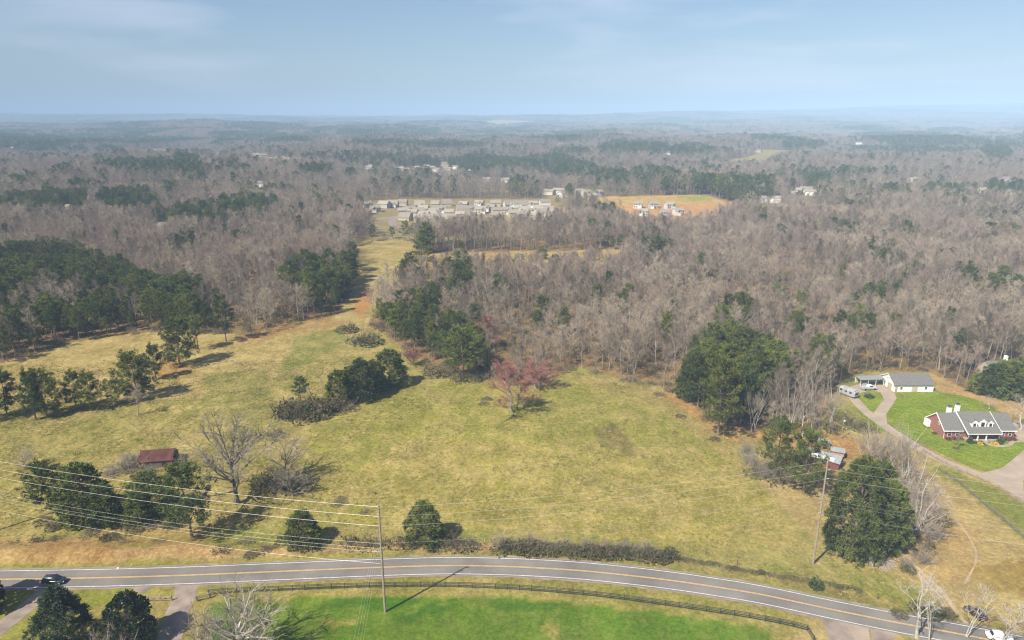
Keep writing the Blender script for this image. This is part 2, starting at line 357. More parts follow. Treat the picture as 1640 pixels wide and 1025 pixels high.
# ---------------------------------------------------------------- the lie of the land (photograph pixels, measured on the ground)
ROAD_PX = [(-260, 931), (-120, 930), (8, 928), (105, 926.5), (200, 924.5), (310, 921), (420, 916.5), (520, 912.3), (609, 908.8), (680, 906.6), (737, 906), (820, 907.8), (880, 910.8), (935, 914.5), (1000, 921), (1069, 929), (1145, 940), (1220, 952.5), (1331, 976), (1435, 997), (1523, 1013), (1640, 1036), (1800, 1070), (1950, 1105)]
FOREST_EDGE = [(-900, 640), (8, 582), (60, 565), (130, 546), (250, 532), (320, 534), (400, 540), (450, 522), (520, 508), (545, 498), (566, 470), (586, 436), (590, 520), (640, 555), (700, 592), (745, 600), (790, 612), (830, 622), (870, 612), (900, 600), (930, 592), (990, 608), (1050, 620), (1100, 640), (1130, 672), (1165, 690), (1230, 690), (1290, 678), (1335, 620), (1375, 598), (1410, 596), (1492, 596), (1512, 610), (1560, 626), (1600, 634), (1640, 640), (2600, 760)]
_fx = [p[0] for p in FOREST_EDGE]; _fy = [p[1] for p in FOREST_EDGE]
OPEN = {   # open ground inside the woods: (polygon of tree bases that would stand in or hide it)
    'lane': [(535, 512), (558, 474), (572, 446), (562, 412), (556, 386), (600, 380), (652, 376), (668, 398), (664, 440), (640, 462), (612, 484), (590, 518)],
    'back_pasture': [(760, 404), (992, 400), (1000, 428), (930, 440), (800, 446), (740, 436), (690, 452), (650, 440), (650, 408)],
    'houses': [(586, 322), (660, 318), (880, 319), (905, 340), (905, 368), (830, 378), (700, 388), (600, 384), (580, 350)],
    'site': [(915, 316), (1130, 312), (1160, 322), (1195, 332), (1185, 345), (1130, 372), (1010, 374), (990, 352), (900, 338)],
    'villas': [(918, 305), (965, 304), (965, 313), (918, 316)],
    'hill_meadow': [(1140, 262), (1200, 250), (1270, 240), (1275, 250), (1210, 268), (1150, 272)],
    'far_field': [(1520, 334), (1640, 318), (1700, 320), (1700, 336), (1640, 338)],
    'field_b': [(1218, 240), (1264, 240), (1264, 252), (1218, 252)],
    'field_c': [(1600, 254), (1660, 254), (1660, 264), (1600, 264)],
    'landfill': [(752, 197), (800, 191.5), (870, 195), (850, 199), (800, 202)],
    'clay_gap': [(1268, 278), (1286, 278), (1288, 290), (1268, 290)],
    'right_house': [(1560, 590), (1680, 590), (1680, 640), (1570, 640)],
}
PINE_POLY = [[(-250, 410), (8, 402), (95, 392), (200, 412), (255, 440), (300, 452), (325, 466), (325, 492), (230, 468), (180, 455), (60, 455), (8, 478), (-250, 500)]]
PINE_ELL = [(70, 500, 80, 22, .9), (200, 492, 70, 24, .85), (290, 478, 40, 28, .95), (20, 520, 50, 32, .85), (70, 325, 75, 18, .9), (205, 320, 48, 15, .9), (320, 340, 80, 12, .75), (395, 328, 45, 11, .8), (230, 268, 85, 9, .85), (300, 262, 20, 11, .9), (310, 282, 20, 6, .8), (60, 238, 45, 9, .7), (122, 238, 18, 4, .8), (175, 240, 22, 5, .8), (185, 210, 50, 3.5, .8), (380, 216, 40, 4, .6), (45, 290, 35, 8, .6), (130, 300, 20, 8, .7), (340, 270, 60, 10, .3),
 (505, 275, 25, 8, .9), (560, 280, 8, 6, .9), (470, 250, 60, 5, .5), (590, 255, 100, 7, .35), (640, 232, 90, 6, .6), (450, 225, 50, 4, .7), (720, 232, 60, 5, .8), (700, 262, 70, 9, .75), (790, 262, 70, 12, .9), (870, 262, 50, 12, .85), (925, 275, 40, 12, .8), (980, 285, 30, 8, .8), (1050, 280, 40, 8, .7), (1000, 240, 45, 6, .8), (910, 245, 30, 6, .6), (1110, 235, 20, 5, .7), (960, 310, 60, 10, .3), (1080, 305, 25, 10, .7), (1170, 300, 50, 14, .8), (1130, 295, 20, 9, .6), (1215, 300, 25, 12, .7), (1290, 235, 35, 6, .8), (1240, 222, 40, 5, .7), (1385, 207, 45, 4, .8), (1520, 210, 40, 4, .6), (1595, 245, 25, 12, .8), (1310, 287, 20, 6, .8), (1355, 280, 40, 5, .6), (1330, 316, 30, 7, .7), (1432, 305, 28, 7, .8), (1520, 300, 45, 5, .7), (1600, 300, 40, 9, .7), (1610, 372, 30, 8, .8), (1400, 392, 25, 5, .3), (1570, 374, 10, 6, .6), (830, 295, 20, 8, .5), (560, 330, 50, 15, .12), (300, 385, 30, 8, .5), (120, 380, 20, 6, .4),
 (515, 448, 68, 26, .95), (568, 432, 18, 24, .97), (660, 508, 72, 36, .85), (738, 535, 38, 42, .75), (620, 510, 34, 28, .95), (735, 436, 30, 16, .6), (680, 398, 24, 18, .7), (660, 425, 18, 20, .6), (705, 460, 30, 18, .45), (690, 555, 36, 32, .85), (780, 398, 30, 14, .4), (870, 402, 15, 8, .5), (1170, 590, 70, 46, .92), (1240, 590, 36, 30, .85), (1190, 510, 34, 24, .55), (1280, 525, 15, 18, .6), (1320, 565, 12, 30, .9)]
def pine_prob(x, y, z):
    cx, cyy = proj(x, y, z + 11.0)
    p = np.where(np.asarray(y) > 650, .03 + .16 * sstep(.52, .62, fbm(np.asarray(x) / 55, np.asarray(y) / 90, 63, 3)), .012 + .10 * sstep(.54, .66, fbm(np.asarray(x) / 30, np.asarray(y) / 40, 64, 2)))
    jx = (fbm(np.asarray(x) / 40, np.asarray(y) / 40, 61, 2) - .5) * 24 * np.clip(250 / np.asarray(y), .05, 1)
    for q in PINE_POLY: p = np.where(inpoly(cx + jx, cyy + jx * .4, q), np.maximum(p, 0.985), p)
    for (ex, ey, rx, ry, pr) in PINE_ELL:
        d = ((cx + jx - ex) / rx) ** 2 + ((cyy + jx * .3 - ey) / ry) ** 2
        p = np.where(d < 1, np.maximum(p, pr), p)
    far = (np.asarray(y) > 1500)
    patch = fbm(np.asarray(x) / 330, np.asarray(y) / 600, 77, 3)
    p = np.where(far & (patch > 0.575), np.maximum(p, 0.75), p)
    return p
FARH = [(232, 243), (246, 242), (255, 241), (265, 243), (298, 243), (330, 245), (348, 246), (410, 249), (422, 250), (432, 256), (437, 257), (448, 255), (460, 256), (478, 256), (590, 270), (595, 268), (640, 271), (652, 273), (668, 270), (684, 268), (690, 270), (700, 273), (712, 264), (716, 272), (730, 269), (752, 276), (415, 297), (1070, 246), (1214, 242), (1220, 322), (1240, 322), (1275, 308), (1290, 306), (1298, 311), (1462, 289), (1535, 314), (1568, 308), (1573, 307), (1610, 289), (1613, 312), (1585, 205), (1590, 228), (1640, 232), (1060, 198), (945, 203), (900, 230), (690, 220), (795, 210), (1375, 229), (20, 238), (95, 238), (110, 337), (262, 368), (780, 289), (810, 290), (880, 310), (895, 308), (1375, 322), (1400, 322)]
def clearing(x, y):
    return (y > 1250) & (fbm(x / 240 + 1.7, y / 420, 87, 2) > .9)
def house_gap(bx, by, y):
    r = np.zeros(np.shape(bx), bool)
    for (hx, hy) in FARH:
        k = np.clip(1700 / np.maximum(y, 300), .25, 2.2); r |= (np.abs(bx - hx) < 6 * k ** .5) & (by > hy - 1.5) & (by < hy + 2 + 9 * k)
    return r
def open_mask(bx, by):
    r = np.zeros(np.shape(bx), bool)
    for q in OPEN.values(): r |= inpoly(bx, by, q)
    return r

# ---------------------------------------------------------------- terrain sheet
def build_terrain():
    ys = [-400, -300, -220, -150, -100, -60, -30, -10, 5, 20, 30, 40, 48] + list(np.arange(54, 330, 1.35))
    while ys[-1] < 52000: ys.append(ys[-1] * 1.0105)
    ys = np.array(ys); ncol = 400
    s = np.linspace(-1, 1, ncol); s = np.sign(s) * (0.82 * np.abs(s) + 0.18 * np.abs(s) ** 3)
    YY, SS = np.meshgrid(ys, s, indexing='ij')
    XX = SS * (0.92 * np.maximum(YY, 0) + 170)
    ZZ = height(XX, YY)
    px, py = proj(XX, YY, ZZ)
    front = YY > 20
    # colour of the ground cover
    n1 = fbm(XX / 9, YY / 9, 3, 4) - .5; n2 = fbm(XX / 35, YY / 35, 5, 3) - .5
    k = np.clip(160 / np.maximum(YY, 1), .1, 1.2)
    qx = px + n1 * 26 * k; qy = py + n1 * 15 * k
    base = np.zeros(XX.shape + (3,)); dry = np.zeros(XX.shape)
    def setc(mask, col, d, w=1.0):
        mm = mask & front
        base[mm] = base[mm] * (1 - w) + np.array(col) * w; dry[mm] = dry[mm] * (1 - w) + d * w
    base[:] = (0.125, 0.128, 0.034); dry[:] = 0.55
    ef = np.interp(px, _fx, _fy)
    setc(qx < 700, (0.142, 0.130, 0.040), 0.68)
    # tan pasture on the left, lane between the woods
    setc(inpoly(qx, qy, [(-400, 500), (330, 480), (560, 480), (580, 380), (650, 375), (650, 440), (600, 500), (585, 545), (520, 560), (450, 600), (400, 640), (300, 640), (130, 640), (-400, 690)]), (0.175, 0.135, 0.058), 1.0)
    setc(inpoly(qx, qy, [(470, 545), (545, 520), (560, 545), (500, 580), (440, 600)]), (0.115, 0.125, 0.032), 0.45)
    setc(inpoly(qx, qy, [(330, 600), (430, 590), (440, 660), (330, 690)]), (0.12, 0.122, 0.036), 0.5)
    setc(inpoly(qx, qy, [(-200, 640), (230, 650), (240, 720), (-200, 745)]), (0.128, 0.122, 0.038), 0.5)
    setc(inpoly(qx, qy, [(540, 500), (585, 470), (590, 500), (560, 515)]), (0.25, 0.125, 0.06), 0.3)
    setc(inpoly(qx, qy, [(250, 570), (300, 575), (300, 605), (250, 605)]), (0.24, 0.13, 0.06), 0.3)
    setc(inpoly(qx, qy, [(380, 520), (560, 495), (570, 515), (470, 530), (380, 555)]), (0.21, 0.125, 0.065), 0.4)
    # big olive pasture
    setc(inpoly(qx, qy, [(620, 620), (800, 600), (930, 590), (1100, 680), (1180, 740), (1180, 800), (1050, 840), (760, 840), (560, 780), (480, 700)]), (0.148, 0.148, 0.030), 0.5)
    setc(inpoly(qx, qy, [(680, 700), (1120, 720), (1260, 800), (1290, 880), (1150, 880), (800, 845), (560, 840), (500, 780)]), (0.165, 0.148, 0.036), 0.65)
    setc(inpoly(qx, qy, [(950, 690), (985, 680), (1010, 705), (1035, 735), (1000, 728), (960, 712)]), (0.095, 0.078, 0.034), 0.35, 0.8)
    setc(inpoly(qx, qy, [(900, 595), (1060, 620), (1150, 690), (1200, 740), (1190, 770), (1120, 700), (1050, 650), (930, 615)]), (0.18, 0.13, 0.055), 0.7, 0.6)
    # clay and dead grass along wood edges
    d_e = (qy - ef)
    setc((d_e < 16) & (d_e > -10) & (px > 1060) & (px < 1340), (0.24, 0.13, 0.062), 0.45)
    # right hand side: tan meadow, orange bare soil, green strips
    setc(inpoly(qx, qy, [(1190, 740), (1330, 690), (1480, 700), (1560, 740), (1900, 900), (1900, 1040), (1560, 1000), (1440, 925), (1330, 890), (1270, 830)]), (0.215, 0.158, 0.088), 0.6)
    setc(inpoly(qx, qy, [(1400, 870), (1500, 800), (1570, 860), (1560, 940), (1480, 930)]), (0.235, 0.155, 0.09), 0.55)
    setc(inpoly(qx, qy, [(1240, 700), (1340, 690), (1400, 720), (1350, 745), (1260, 750)]), (0.24, 0.125, 0.058), 0.45)
    setc(inpoly(qx, qy, [(1540, 905), (1680, 890), (1680, 945), (1590, 955)]), (0.16, 0.105, 0.03), 0.3)
    setc(inpoly(px + n1 * 8, py + n1 * 5, [(1480, 738), (1530, 752), (1600, 785), (1680, 830), (1680, 900), (1620, 850), (1550, 790), (1490, 755)]), (0.105, 0.125, 0.024), 0.3)
    setc(inpoly(qx, qy, [(1340, 610), (1420, 600), (1640, 650), (1700, 700), (1700, 760), (1500, 720), (1400, 690)]), (0.12, 0.13, 0.03), 0.35)
    setc(inpoly(qx, qy, [(1490, 600), (1560, 618), (1640, 640), (1900, 700), (1900, 740), (1640, 688), (1560, 650), (1490, 622)]), (0.25, 0.16, 0.10), 0.5)
    # banks and verges along the road
    cyl_ = np.interp(px, [p[0] for p in ROAD_PX], [p[1] for p in ROAD_PX])
    dr = py - cyl_
    jr = dr + n1 * 9
    setc((jr < -8) & (jr > -40) & (px < 1080), (0.215, 0.132, 0.088), 0.6)
    setc((jr < -8) & (jr > -62) & (px < 180 + n2 * 60), (0.215, 0.115, 0.060), 0.7)
    setc((jr < -42) & (jr > -80) & (px < 380) & (px > 150), (0.20, 0.125, 0.05), 0.5, .7)
    setc((jr < -40) & (jr > -75) & (px > 330) & (px < 520), (0.10, 0.125, 0.022), 0.35, .7)
    setc((jr < 2) & (jr > -24), (0.125, 0.128, 0.028), 0.45)
    setc((jr < -24) & (jr > -33) & (px > 1060) & (px < 1440), (0.13, 0.085, 0.05), 0.3, .7)
    setc((jr > 0), (0.122, 0.122, 0.024), 0.5)
    # paddock inside the fence: lush new grass with yellow patches
    fy_ = np.interp(px, [320, 440, 560, 680, 800, 900, 1000, 1100, 1200, 1290], [952, 949, 944, 941, 945, 951, 962, 976, 990, 1008])
    pad = (py > fy_ + 4 + n1 * 7) & (px > 300 + n1 * 20) & (px < 1330)
    setc(pad, (0.135, 0.135, 0.03), 0.45)
    l1 = fbm(XX / 16, YY / 7, 91, 3)
    setc(pad & (py + n1 * 8 > fy_ + 12) & (l1 + (px - 400) * -0.00012 > 0.20 + np.clip((px - 1180) / 500, 0, 1) + n1 * .12) & (px < 1280 + n2 * 80), (0.054, 0.116, 0.004), 0.12, .92)
    setc(pad & (l1 > 0.60) & (py > fy_ + 14) & (px < 1100), (0.034, 0.096, 0.004), 0.05, .85)
    setc(pad & (px > 1230 + n2 * 80), (0.185, 0.14, 0.055), 0.7, .8)
    setc(inpoly(qx, qy, [(-200, 935), (240, 938), (240, 1100), (-200, 1100)]), (0.115, 0.132, 0.02), 0.3)
    setc(inpoly(qx, qy, [(130, 975), (330, 950), (350, 1100), (90, 1100)]), (0.155, 0.13, 0.045), 0.5)
    setc(inpoly(qx, qy, [(1290, 985), (1380, 990), (1440, 1010), (1400, 1100), (1260, 1100)]), (0.22, 0.165, 0.10), 0.6)
    # woodland floor
    wood = (py < ef - 2 + n1 * 10 * k) & ~open_mask(px, py) & front
    leaf = np.stack([0.150 + n2 * .05, 0.095 + n2 * .03, 0.062 + n2 * .01], -1)
    base[wood] = leaf[wood]; dry[wood] = 0.15
    fw = wood & (YY > 600); base[fw] = np.array([0.125, 0.088, 0.066]); dry[fw] = 0.08
    ff = (YY > 8000) & front; t_ = fbm(XX / 500, YY / 1100, 99, 3)[ff]
    base[ff] = np.where(t_[:, None] > 0.56, np.array([0.035, 0.05, 0.03]), np.array([0.135, 0.105, 0.082])); dry[ff] = 0.05
    setc(inpoly(px, py, OPEN['lane']), (0.19, 0.15, 0.058), 0.85)
    setc(inpoly(qx, qy, [(560, 490), (586, 462), (598, 478), (580, 512)]), (0.27, 0.13, 0.06), 0.3)
    setc(inpoly(px, py, OPEN['back_pasture']), (0.235, 0.155, 0.075), 0.7)
    setc(inpoly(px, py, OPEN['houses']), (0.175, 0.14, 0.095), 0.3)
    setc(inpoly(px, py, OPEN['site']), (0.32, 0.20, 0.095), 0.4)
    setc(inpoly(px, py, [(1080, 316), (1130, 312), (1142, 322), (1100, 322)]), (0.20, 0.18, 0.05), 0.3)
    setc(inpoly(px, py, [(990, 330), (1185, 324), (1180, 345), (1000, 352)]), (0.33, 0.17, 0.10), 0.3)
    for k_ in ('hill_meadow', 'field_b', 'field_c', 'far_field'): setc(inpoly(px, py, OPEN[k_]), (0.19, 0.16, 0.065), 0.5)
    setc(inpoly(px, py, OPEN['landfill']), (0.30, 0.29, 0.16), 0.4)
    setc(inpoly(px, py, OPEN['clay_gap']), (0.27, 0.16, 0.10), 0.4)
    cl_ = clearing(XX, YY) & front; base[cl_] = (0.17, 0.14, 0.07); dry[cl_] = .5
    hg_ = house_gap(px, py, YY) & front & (YY > 500); base[hg_] = (0.20, 0.15, 0.085)
    base *= (1 + n2 * .25)[..., None]; base[..., 2] *= .66
    # raised bank on the far side of the road (left half)
    bank = np.exp(-((jr + 40) / 14) ** 2) * sstep(420, 300, px) * sstep(60, 40, np.abs(YY - 150)) * 1.3
    ZZ = ZZ + np.where((dr < -19) & front, bank * sstep(-19, -30, dr), 0)
    nr = len(ys)
    V = np.stack([XX, YY, ZZ], -1).reshape(-1, 3)
    ii = np.arange(nr * ncol).reshape(nr, ncol)
    Q = np.stack([ii[:-1, :-1], ii[:-1, 1:], ii[1:, 1:], ii[1:, :-1]], -1).reshape(-1, 4)
    me = bpy.data.meshes.new('ground'); me.vertices.add(len(V)); me.vertices.foreach_set('co', V.ravel())
    me.loops.add(Q.size); me.loops.foreach_set('vertex_index', Q.ravel().astype(np.int32))
    me.polygons.add(len(Q)); me.polygons.foreach_set('loop_start', np.arange(0, Q.size, 4, dtype=np.int32))
    me.polygons.foreach_set('use_smooth', np.ones(len(Q), bool))
    me.update(calc_edges=True); me.validate()
    a = me.attributes.new('base', 'FLOAT_COLOR', 'POINT'); a.data.foreach_set('color', np.concatenate([np.clip(base, 0, 1), np.ones(base.shape[:2] + (1,))], -1).ravel())
    d = me.attributes.new('dry', 'FLOAT', 'POINT'); d.data.foreach_set('value', dry.ravel())
    me.materials.append(M['terrain'])
    struct(link('ground', me))
build_terrain()

def smooth_line(pts, step=2.0):
    """Catmull-Rom through ground points, resampled"""
    P = [Vector(p) for p in pts]; out = []
    for i in range(len(P) - 1):
        p0, p1, p2, p3 = P[max(i - 1, 0)], P[i], P[i + 1], P[min(i + 2, len(P) - 1)]
        n = max(2, int((p2 - p1).length / step))
        for k in range(n):
            t = k / n
            out.append(0.5 * ((2 * p1) + (p2 - p0) * t + (2 * p0 - 5 * p1 + 4 * p2 - p3) * t * t + (3 * p1 - p0 - 3 * p2 + p3) * t ** 3))
    out.append(P[-1]); return out
def ribbon(name, line, o0, o1, z, m_, parent=None, jag=0.0, skip=None):
    V = []; F = []; uv = []; n = len(line); dist = 0
    for i, p in enumerate(line):
        d = line[min(i + 1, n - 1)] - line[max(i - 1, 0)]; d.z = 0; d.normalize(); nrm = Vector((-d.y, d.x, 0))
        j0 = random.uniform(-jag, jag); j1 = random.uniform(-jag, jag)
        for o, j in ((o0, j0), (o1, j1)):
            q = p + nrm * (o + j); q.z = float(height(q.x, q.y)) + z; V.append(q)
        if i: dist += (p - line[i - 1]).length
        uv.append((dist, 0.0)); uv.append((dist, 1.0))
    for i in range(n - 1): F.append((2 * i + 1, 2 * i, 2 * i + 2, 2 * i + 3))
    me = bpy.data.meshes.new(name); me.from_pydata(V, [], F); me.materials.append(M[m_])
    u = me.uv_layers.new(name='UVMap')
    for lp in me.loops: u.data[lp.index].uv = uv[lp.vertex_index]
    me.update()
    return link(name, me, parent)
def sheet(name, pxpoly, z, m_, smooth=True, step=1.5):
    pts = [at(*p) for p in pxpoly]
    if smooth: pts = smooth_line(pts + [pts[0]], step)[:-1]
    bm = bmesh.new(); vv = [bm.verts.new((p.x, p.y, float(height(p.x, p.y)) + z)) for p in pts]
    f = bm.faces.new(vv); bmesh.ops.triangulate(bm, faces=[f]); bmesh.ops.recalc_face_normals(bm, faces=bm.faces)
    if sum(f.normal.z for f in bm.faces) < 0: bmesh.ops.reverse_faces(bm, faces=bm.faces)
    me = bpy.data.meshes.new(name); bm.to_mesh(me); bm.free(); me.materials.append(M[m_])
    return struct(link(name, me))
random.seed(4)
road_line = smooth_line([at(*p) for p in ROAD_PX], 2.0)
road = struct(ribbon('road', road_line, -3.3, 3.3, 0.05, 'asphalt'))
struct(ribbon('shoulder', road_line, -3.75, -3.1, 0.028, 'gravel', jag=.22)); struct(ribbon('shoulder', road_line, 3.1, 3.75, 0.028, 'gravel', jag=.22))
ribbon('edge_line', road_line, -2.94, -2.79, 0.054, 'line_white', road)
ribbon('edge_line', road_line, 2.79, 2.94, 0.054, 'line_white', road)
ribbon('centre_line', road_line, -0.19, -0.05, 0.054, 'line_yellow', road)
ribbon('centre_line', road_line, 0.05, 0.19, 0.054, 'line_yellow', road)

# driveways, tracks, lawns
drive1 = struct(ribbon('driveway', smooth_line([at(92, 936), at(70, 950), at(40, 975), at(5, 1003), at(-60, 1050)], 1.5), -1.9, 1.9, 0.036, 'gravel', jag=.06))
sheet('driveway', [(46, 938.5), (150, 937.5), (118, 941), (92, 950), (70, 962), (62, 955), (56, 945)], 0.030, 'gravel', False)
struct(ribbon('driveway', smooth_line([at(300, 931), at(297, 950), at(287, 975), at(278, 1000), at(262, 1060)], 1.5), -2.3, 2.3, 0.036, 'gravel', jag=.12))
sheet('driveway', [(198, 934.2), (262, 931.8), (246, 939), (234, 949), (222, 950), (210, 942)], 0.032, 'gravel', False)
sheet('apron', [(1349, 994), (1390, 1002), (1396, 1040), (1378, 1040), (1362, 1012)], 0.036, 'concrete', False)
sheet('shoulder', [(1310, 984), (1349, 993.5), (1362, 1011), (1376, 1040), (1330, 1040), (1322, 1005)], 0.030, 'gravel', False)
sheet('shoulder', [(1391, 1002), (1440, 1012), (1425, 1030), (1400, 1040), (1397, 1020)], 0.030, 'gravel', False)
track = smooth_line([at(1552, 1010), at(1530, 985), at(1505, 950), at(1478, 922), at(1455, 900), at(1445, 885)], 2.0)
struct(ribbon('track', track, -1.15, -0.25, 0.02, 'dirt_track', jag=.12))
struct(ribbon('track', track, 0.35, 1.25, 0.02, 'dirt_track', jag=.12))
struct(ribbon('track', smooth_line([at(1545, 935), at(1563, 900), at(1562, 880), at(1545, 850), at(1520, 820)], 2.0), -0.2, 0.2, 0.02, 'dirt_track', jag=.12))
drive = smooth_line([at(1362, 632), at(1378, 650), at(1394, 665), at(1420, 684), at(1450, 704), at(1500, 733), at(1550, 754), at(1590, 768), at(1625, 786), at(1680, 822)], 2.0)
struct(ribbon('driveway', drive, -1.75, 1.75, 0.028, 'concrete', jag=.05))
sheet('driveway', [(1572, 758), (1606, 749), (1628, 731), (1648, 714), (1690, 704), (1690, 742), (1650, 752), (1638, 772), (1640, 793), (1600, 771)], 0.033, 'concrete', False)
sheet('driveway', [(1622, 676), (1680, 676), (1690, 712), (1645, 712), (1628, 702), (1620, 692)], 0.037, 'concrete', False)
sheet('driveway', [(1399, 661), (1409, 648), (1416, 640), (1410, 628), (1392, 625), (1366, 634), (1352, 622), (1380, 614), (1406, 612), (1432, 628), (1436, 638), (1428, 650), (1419, 664), (1421, 680), (1405, 672)], 0.024, 'concrete', False)
sheet('lawn', [(1421, 658), (1431, 648), (1438, 638), (1436, 630), (1496, 628), (1530, 632), (1566, 641), (1600, 658), (1622, 674), (1620, 692), (1626, 703), (1642, 714), (1626, 731), (1604, 748), (1578, 755), (1545, 744), (1500, 723), (1455, 698), (1424, 676)], 0.016, 'lawn')
sheet('lawn', [(1370, 634), (1390, 629), (1408, 630), (1414, 638), (1406, 648), (1398, 659), (1384, 648)], 0.020, 'lawn')
sheet('lawn', [(1384, 662), (1420, 690), (1416, 692), (1380, 664)], 0.014, 'lawn')

# ---------------------------------------------------------------- tree makers
def gtube(V, F, pts, rad, sides):
    o = len(V); n = len(pts)
    for i in range(n):
        d = pts[min(i + 1, n - 1)] - pts[max(i - 1, 0)]; d = d / (np.linalg.norm(d) + 1e-9)
        a = np.array([0, 0, 1.0]) if abs(d[2]) < .9 else np.array([1.0, 0, 0])
        u = np.cross(d, a); u /= np.linalg.norm(u); w = np.cross(d, u)
        for k in range(sides):
            t = 2 * math.pi * k / sides; V.append(pts[i] + (u * math.cos(t) + w * math.sin(t)) * rad[i])
    for i in range(n - 1):
        for k in range(sides):
            a_ = o + i * sides + k; b_ = o + i * sides + (k + 1) % sides; F.append((a_, b_, b_ + sides, a_ + sides))
def gspike(V, F, p, q, r):
    d = q - p; d = d / (np.linalg.norm(d) + 1e-9); a = np.array([0, 0, 1.0]) if abs(d[2]) < .9 else np.array([1.0, 0, 0])
    u = np.cross(d, a); u /= np.linalg.norm(u); w = np.cross(d, u); o = len(V)
    for k in range(3):
        t = 2 * math.pi * k / 3; V.append(p + (u * math.cos(t) + w * math.sin(t)) * r)
    V.append(q); F.extend([(o, o + 1, o + 3), (o + 1, o + 2, o + 3), (o + 2, o, o + 3)])
def unit(v): return v / (np.linalg.norm(v) + 1e-9)
def to_mesh(name, V, F, mats, mi=None):
    me = bpy.data.meshes.new(name); me.from_pydata([tuple(map(float, v)) for v in V], [], F)
    for m_ in mats: me.materials.append(M[m_])
    if mi is not None: me.polygons.foreach_set('material_index', mi)
    me.update(); return me
def gen_bare(seed, Hh=18.0, r0=.2, cb=.35, spread=3.6, nl=12, ns=5, nt=9, tr=.022, stems=1, twl=1.3, sides=5, up=.55, droop=0.0, fork=0.0):
    R = np.random.default_rng(seed); TV, TF, CV, CF = [], [], [], []
    for st in range(stems):
        lean = R.normal(0, 0.04 if stems == 1 else .26, 2); off = np.zeros(3) if stems == 1 else np.array([R.normal(0, .35), R.normal(0, .35), 0])
        hh = Hh * (1 if stems == 1 else R.uniform(.75, 1)); n = 7; wob = R.normal(0, .022 * hh / 3, (n + 1, 2)); wob[0] = 0
        top = .93 if fork == 0 else fork
        tp = np.array([[off[0] + lean[0] * hh * (i / n) ** 1.2 + wob[i, 0], off[1] + lean[1] * hh * (i / n) ** 1.2 + wob[i, 1], hh * top * i / n] for i in range(n + 1)])
        rs = r0 if stems == 1 else r0 * .65
        rad = [rs * (1.35 if i == 0 else 1) * (1 - (.86 if fork == 0 else .5) * i / n) for i in range(n + 1)]
        gtube(TV, TF, tp, rad, 6 if sides > 3 else 4)
        for k in range(nl if stems == 1 else max(4, int(nl * 1.6 / stems))):
            f = cb + (.98 - cb) * ((k + R.uniform(0, 1)) / nl) if fork == 0 else R.uniform(cb, 1.0)
            f = min(f, .985); i = f * n; i0 = int(i); p = tp[i0] * (1 - (i - i0)) + tp[min(i0 + 1, n)] * (i - i0)
            az = k * 2.4 + R.uniform(-.5, .5); rel = (f - cb) / (1 - cb)
            L = spread * (1.15 - .75 * rel ** 1.5) * R.uniform(.75, 1.2) if fork == 0 else spread * R.uniform(.75, 1.25)
            el = (up + .55 * rel) + R.normal(0, .13)
            d = np.array([math.cos(az) * math.cos(el), math.sin(az) * math.cos(el), math.sin(el)])
            m = 4; lp = [p]; dd = d.copy()
            for q in range(m):
                dd = unit(dd + np.array([0, 0, .12 - droop * q]) + R.normal(0, .14, 3)); lp.append(lp[-1] + dd * L / m)
            lp = np.array(lp); lr = rs * .42 * (1.0 - .55 * rel) if fork == 0 else rs * .5
            (gtube(TV, TF, lp, [lr * (1 - .8 * q / m) for q in range(m + 1)], 4 if sides > 3 else 3))
            for s in range(ns):
                g = R.uniform(.25, 1.0) * m; g0 = min(int(g), m - 1); sp = lp[g0] * (1 - (g - g0)) + lp[g0 + 1] * (g - g0)
                sd = unit(unit(lp[g0 + 1] - lp[g0]) * .9 + R.normal(0, .55, 3) + np.array([0, 0, .25])); sl = L * R.uniform(.28, .52)
                s2 = sp + sd * sl * .55; s3 = s2 + unit(sd + R.normal(0, .3, 3) + np.array([0, 0, .12 - droop])) * sl * .5
                gtube(CV, CF, np.array([sp, s2, s3]), [lr * .34 + tr * .5, lr * .2 + tr * .4, tr * .5], 3)
                for t in range(nt):
                    h = R.uniform(.1, 1.0); tp0 = sp * (1 - h / .55) + s2 * (h / .55) if h < .55 else s2 * (1 - (h - .55) / .45) + s3 * ((h - .55) / .45)
                    td = unit(sd * .7 + R.normal(0, .6, 3) + np.array([0, 0, .3 - droop * 2])); tl = twl * R.uniform(.5, 1.15)
                    gspike(CV, CF, tp0, tp0 + td * tl, tr)
    return TV, TF, CV, CF
def tuft(V, F, R, c, out, size, nb, wid, flat=.0):
    for k in range(nb):
        d = unit(out * .75 + R.normal(0, .62, 3)); d[2] *= (1 - flat)
        L = size * R.uniform(.6, 1.1); s = unit(np.cross(d, R.normal(0, 1, 3))) * wid * R.uniform(.7, 1.3)
        p = c + R.normal(0, size * .22, 3); o = len(V)
        V.extend([p - s * .35, p + s * .35, p + d * L * .6 + s, p + d * L, p + d * L * .6 - s]); F.append((o, o + 1, o + 2, o + 3, o + 4))
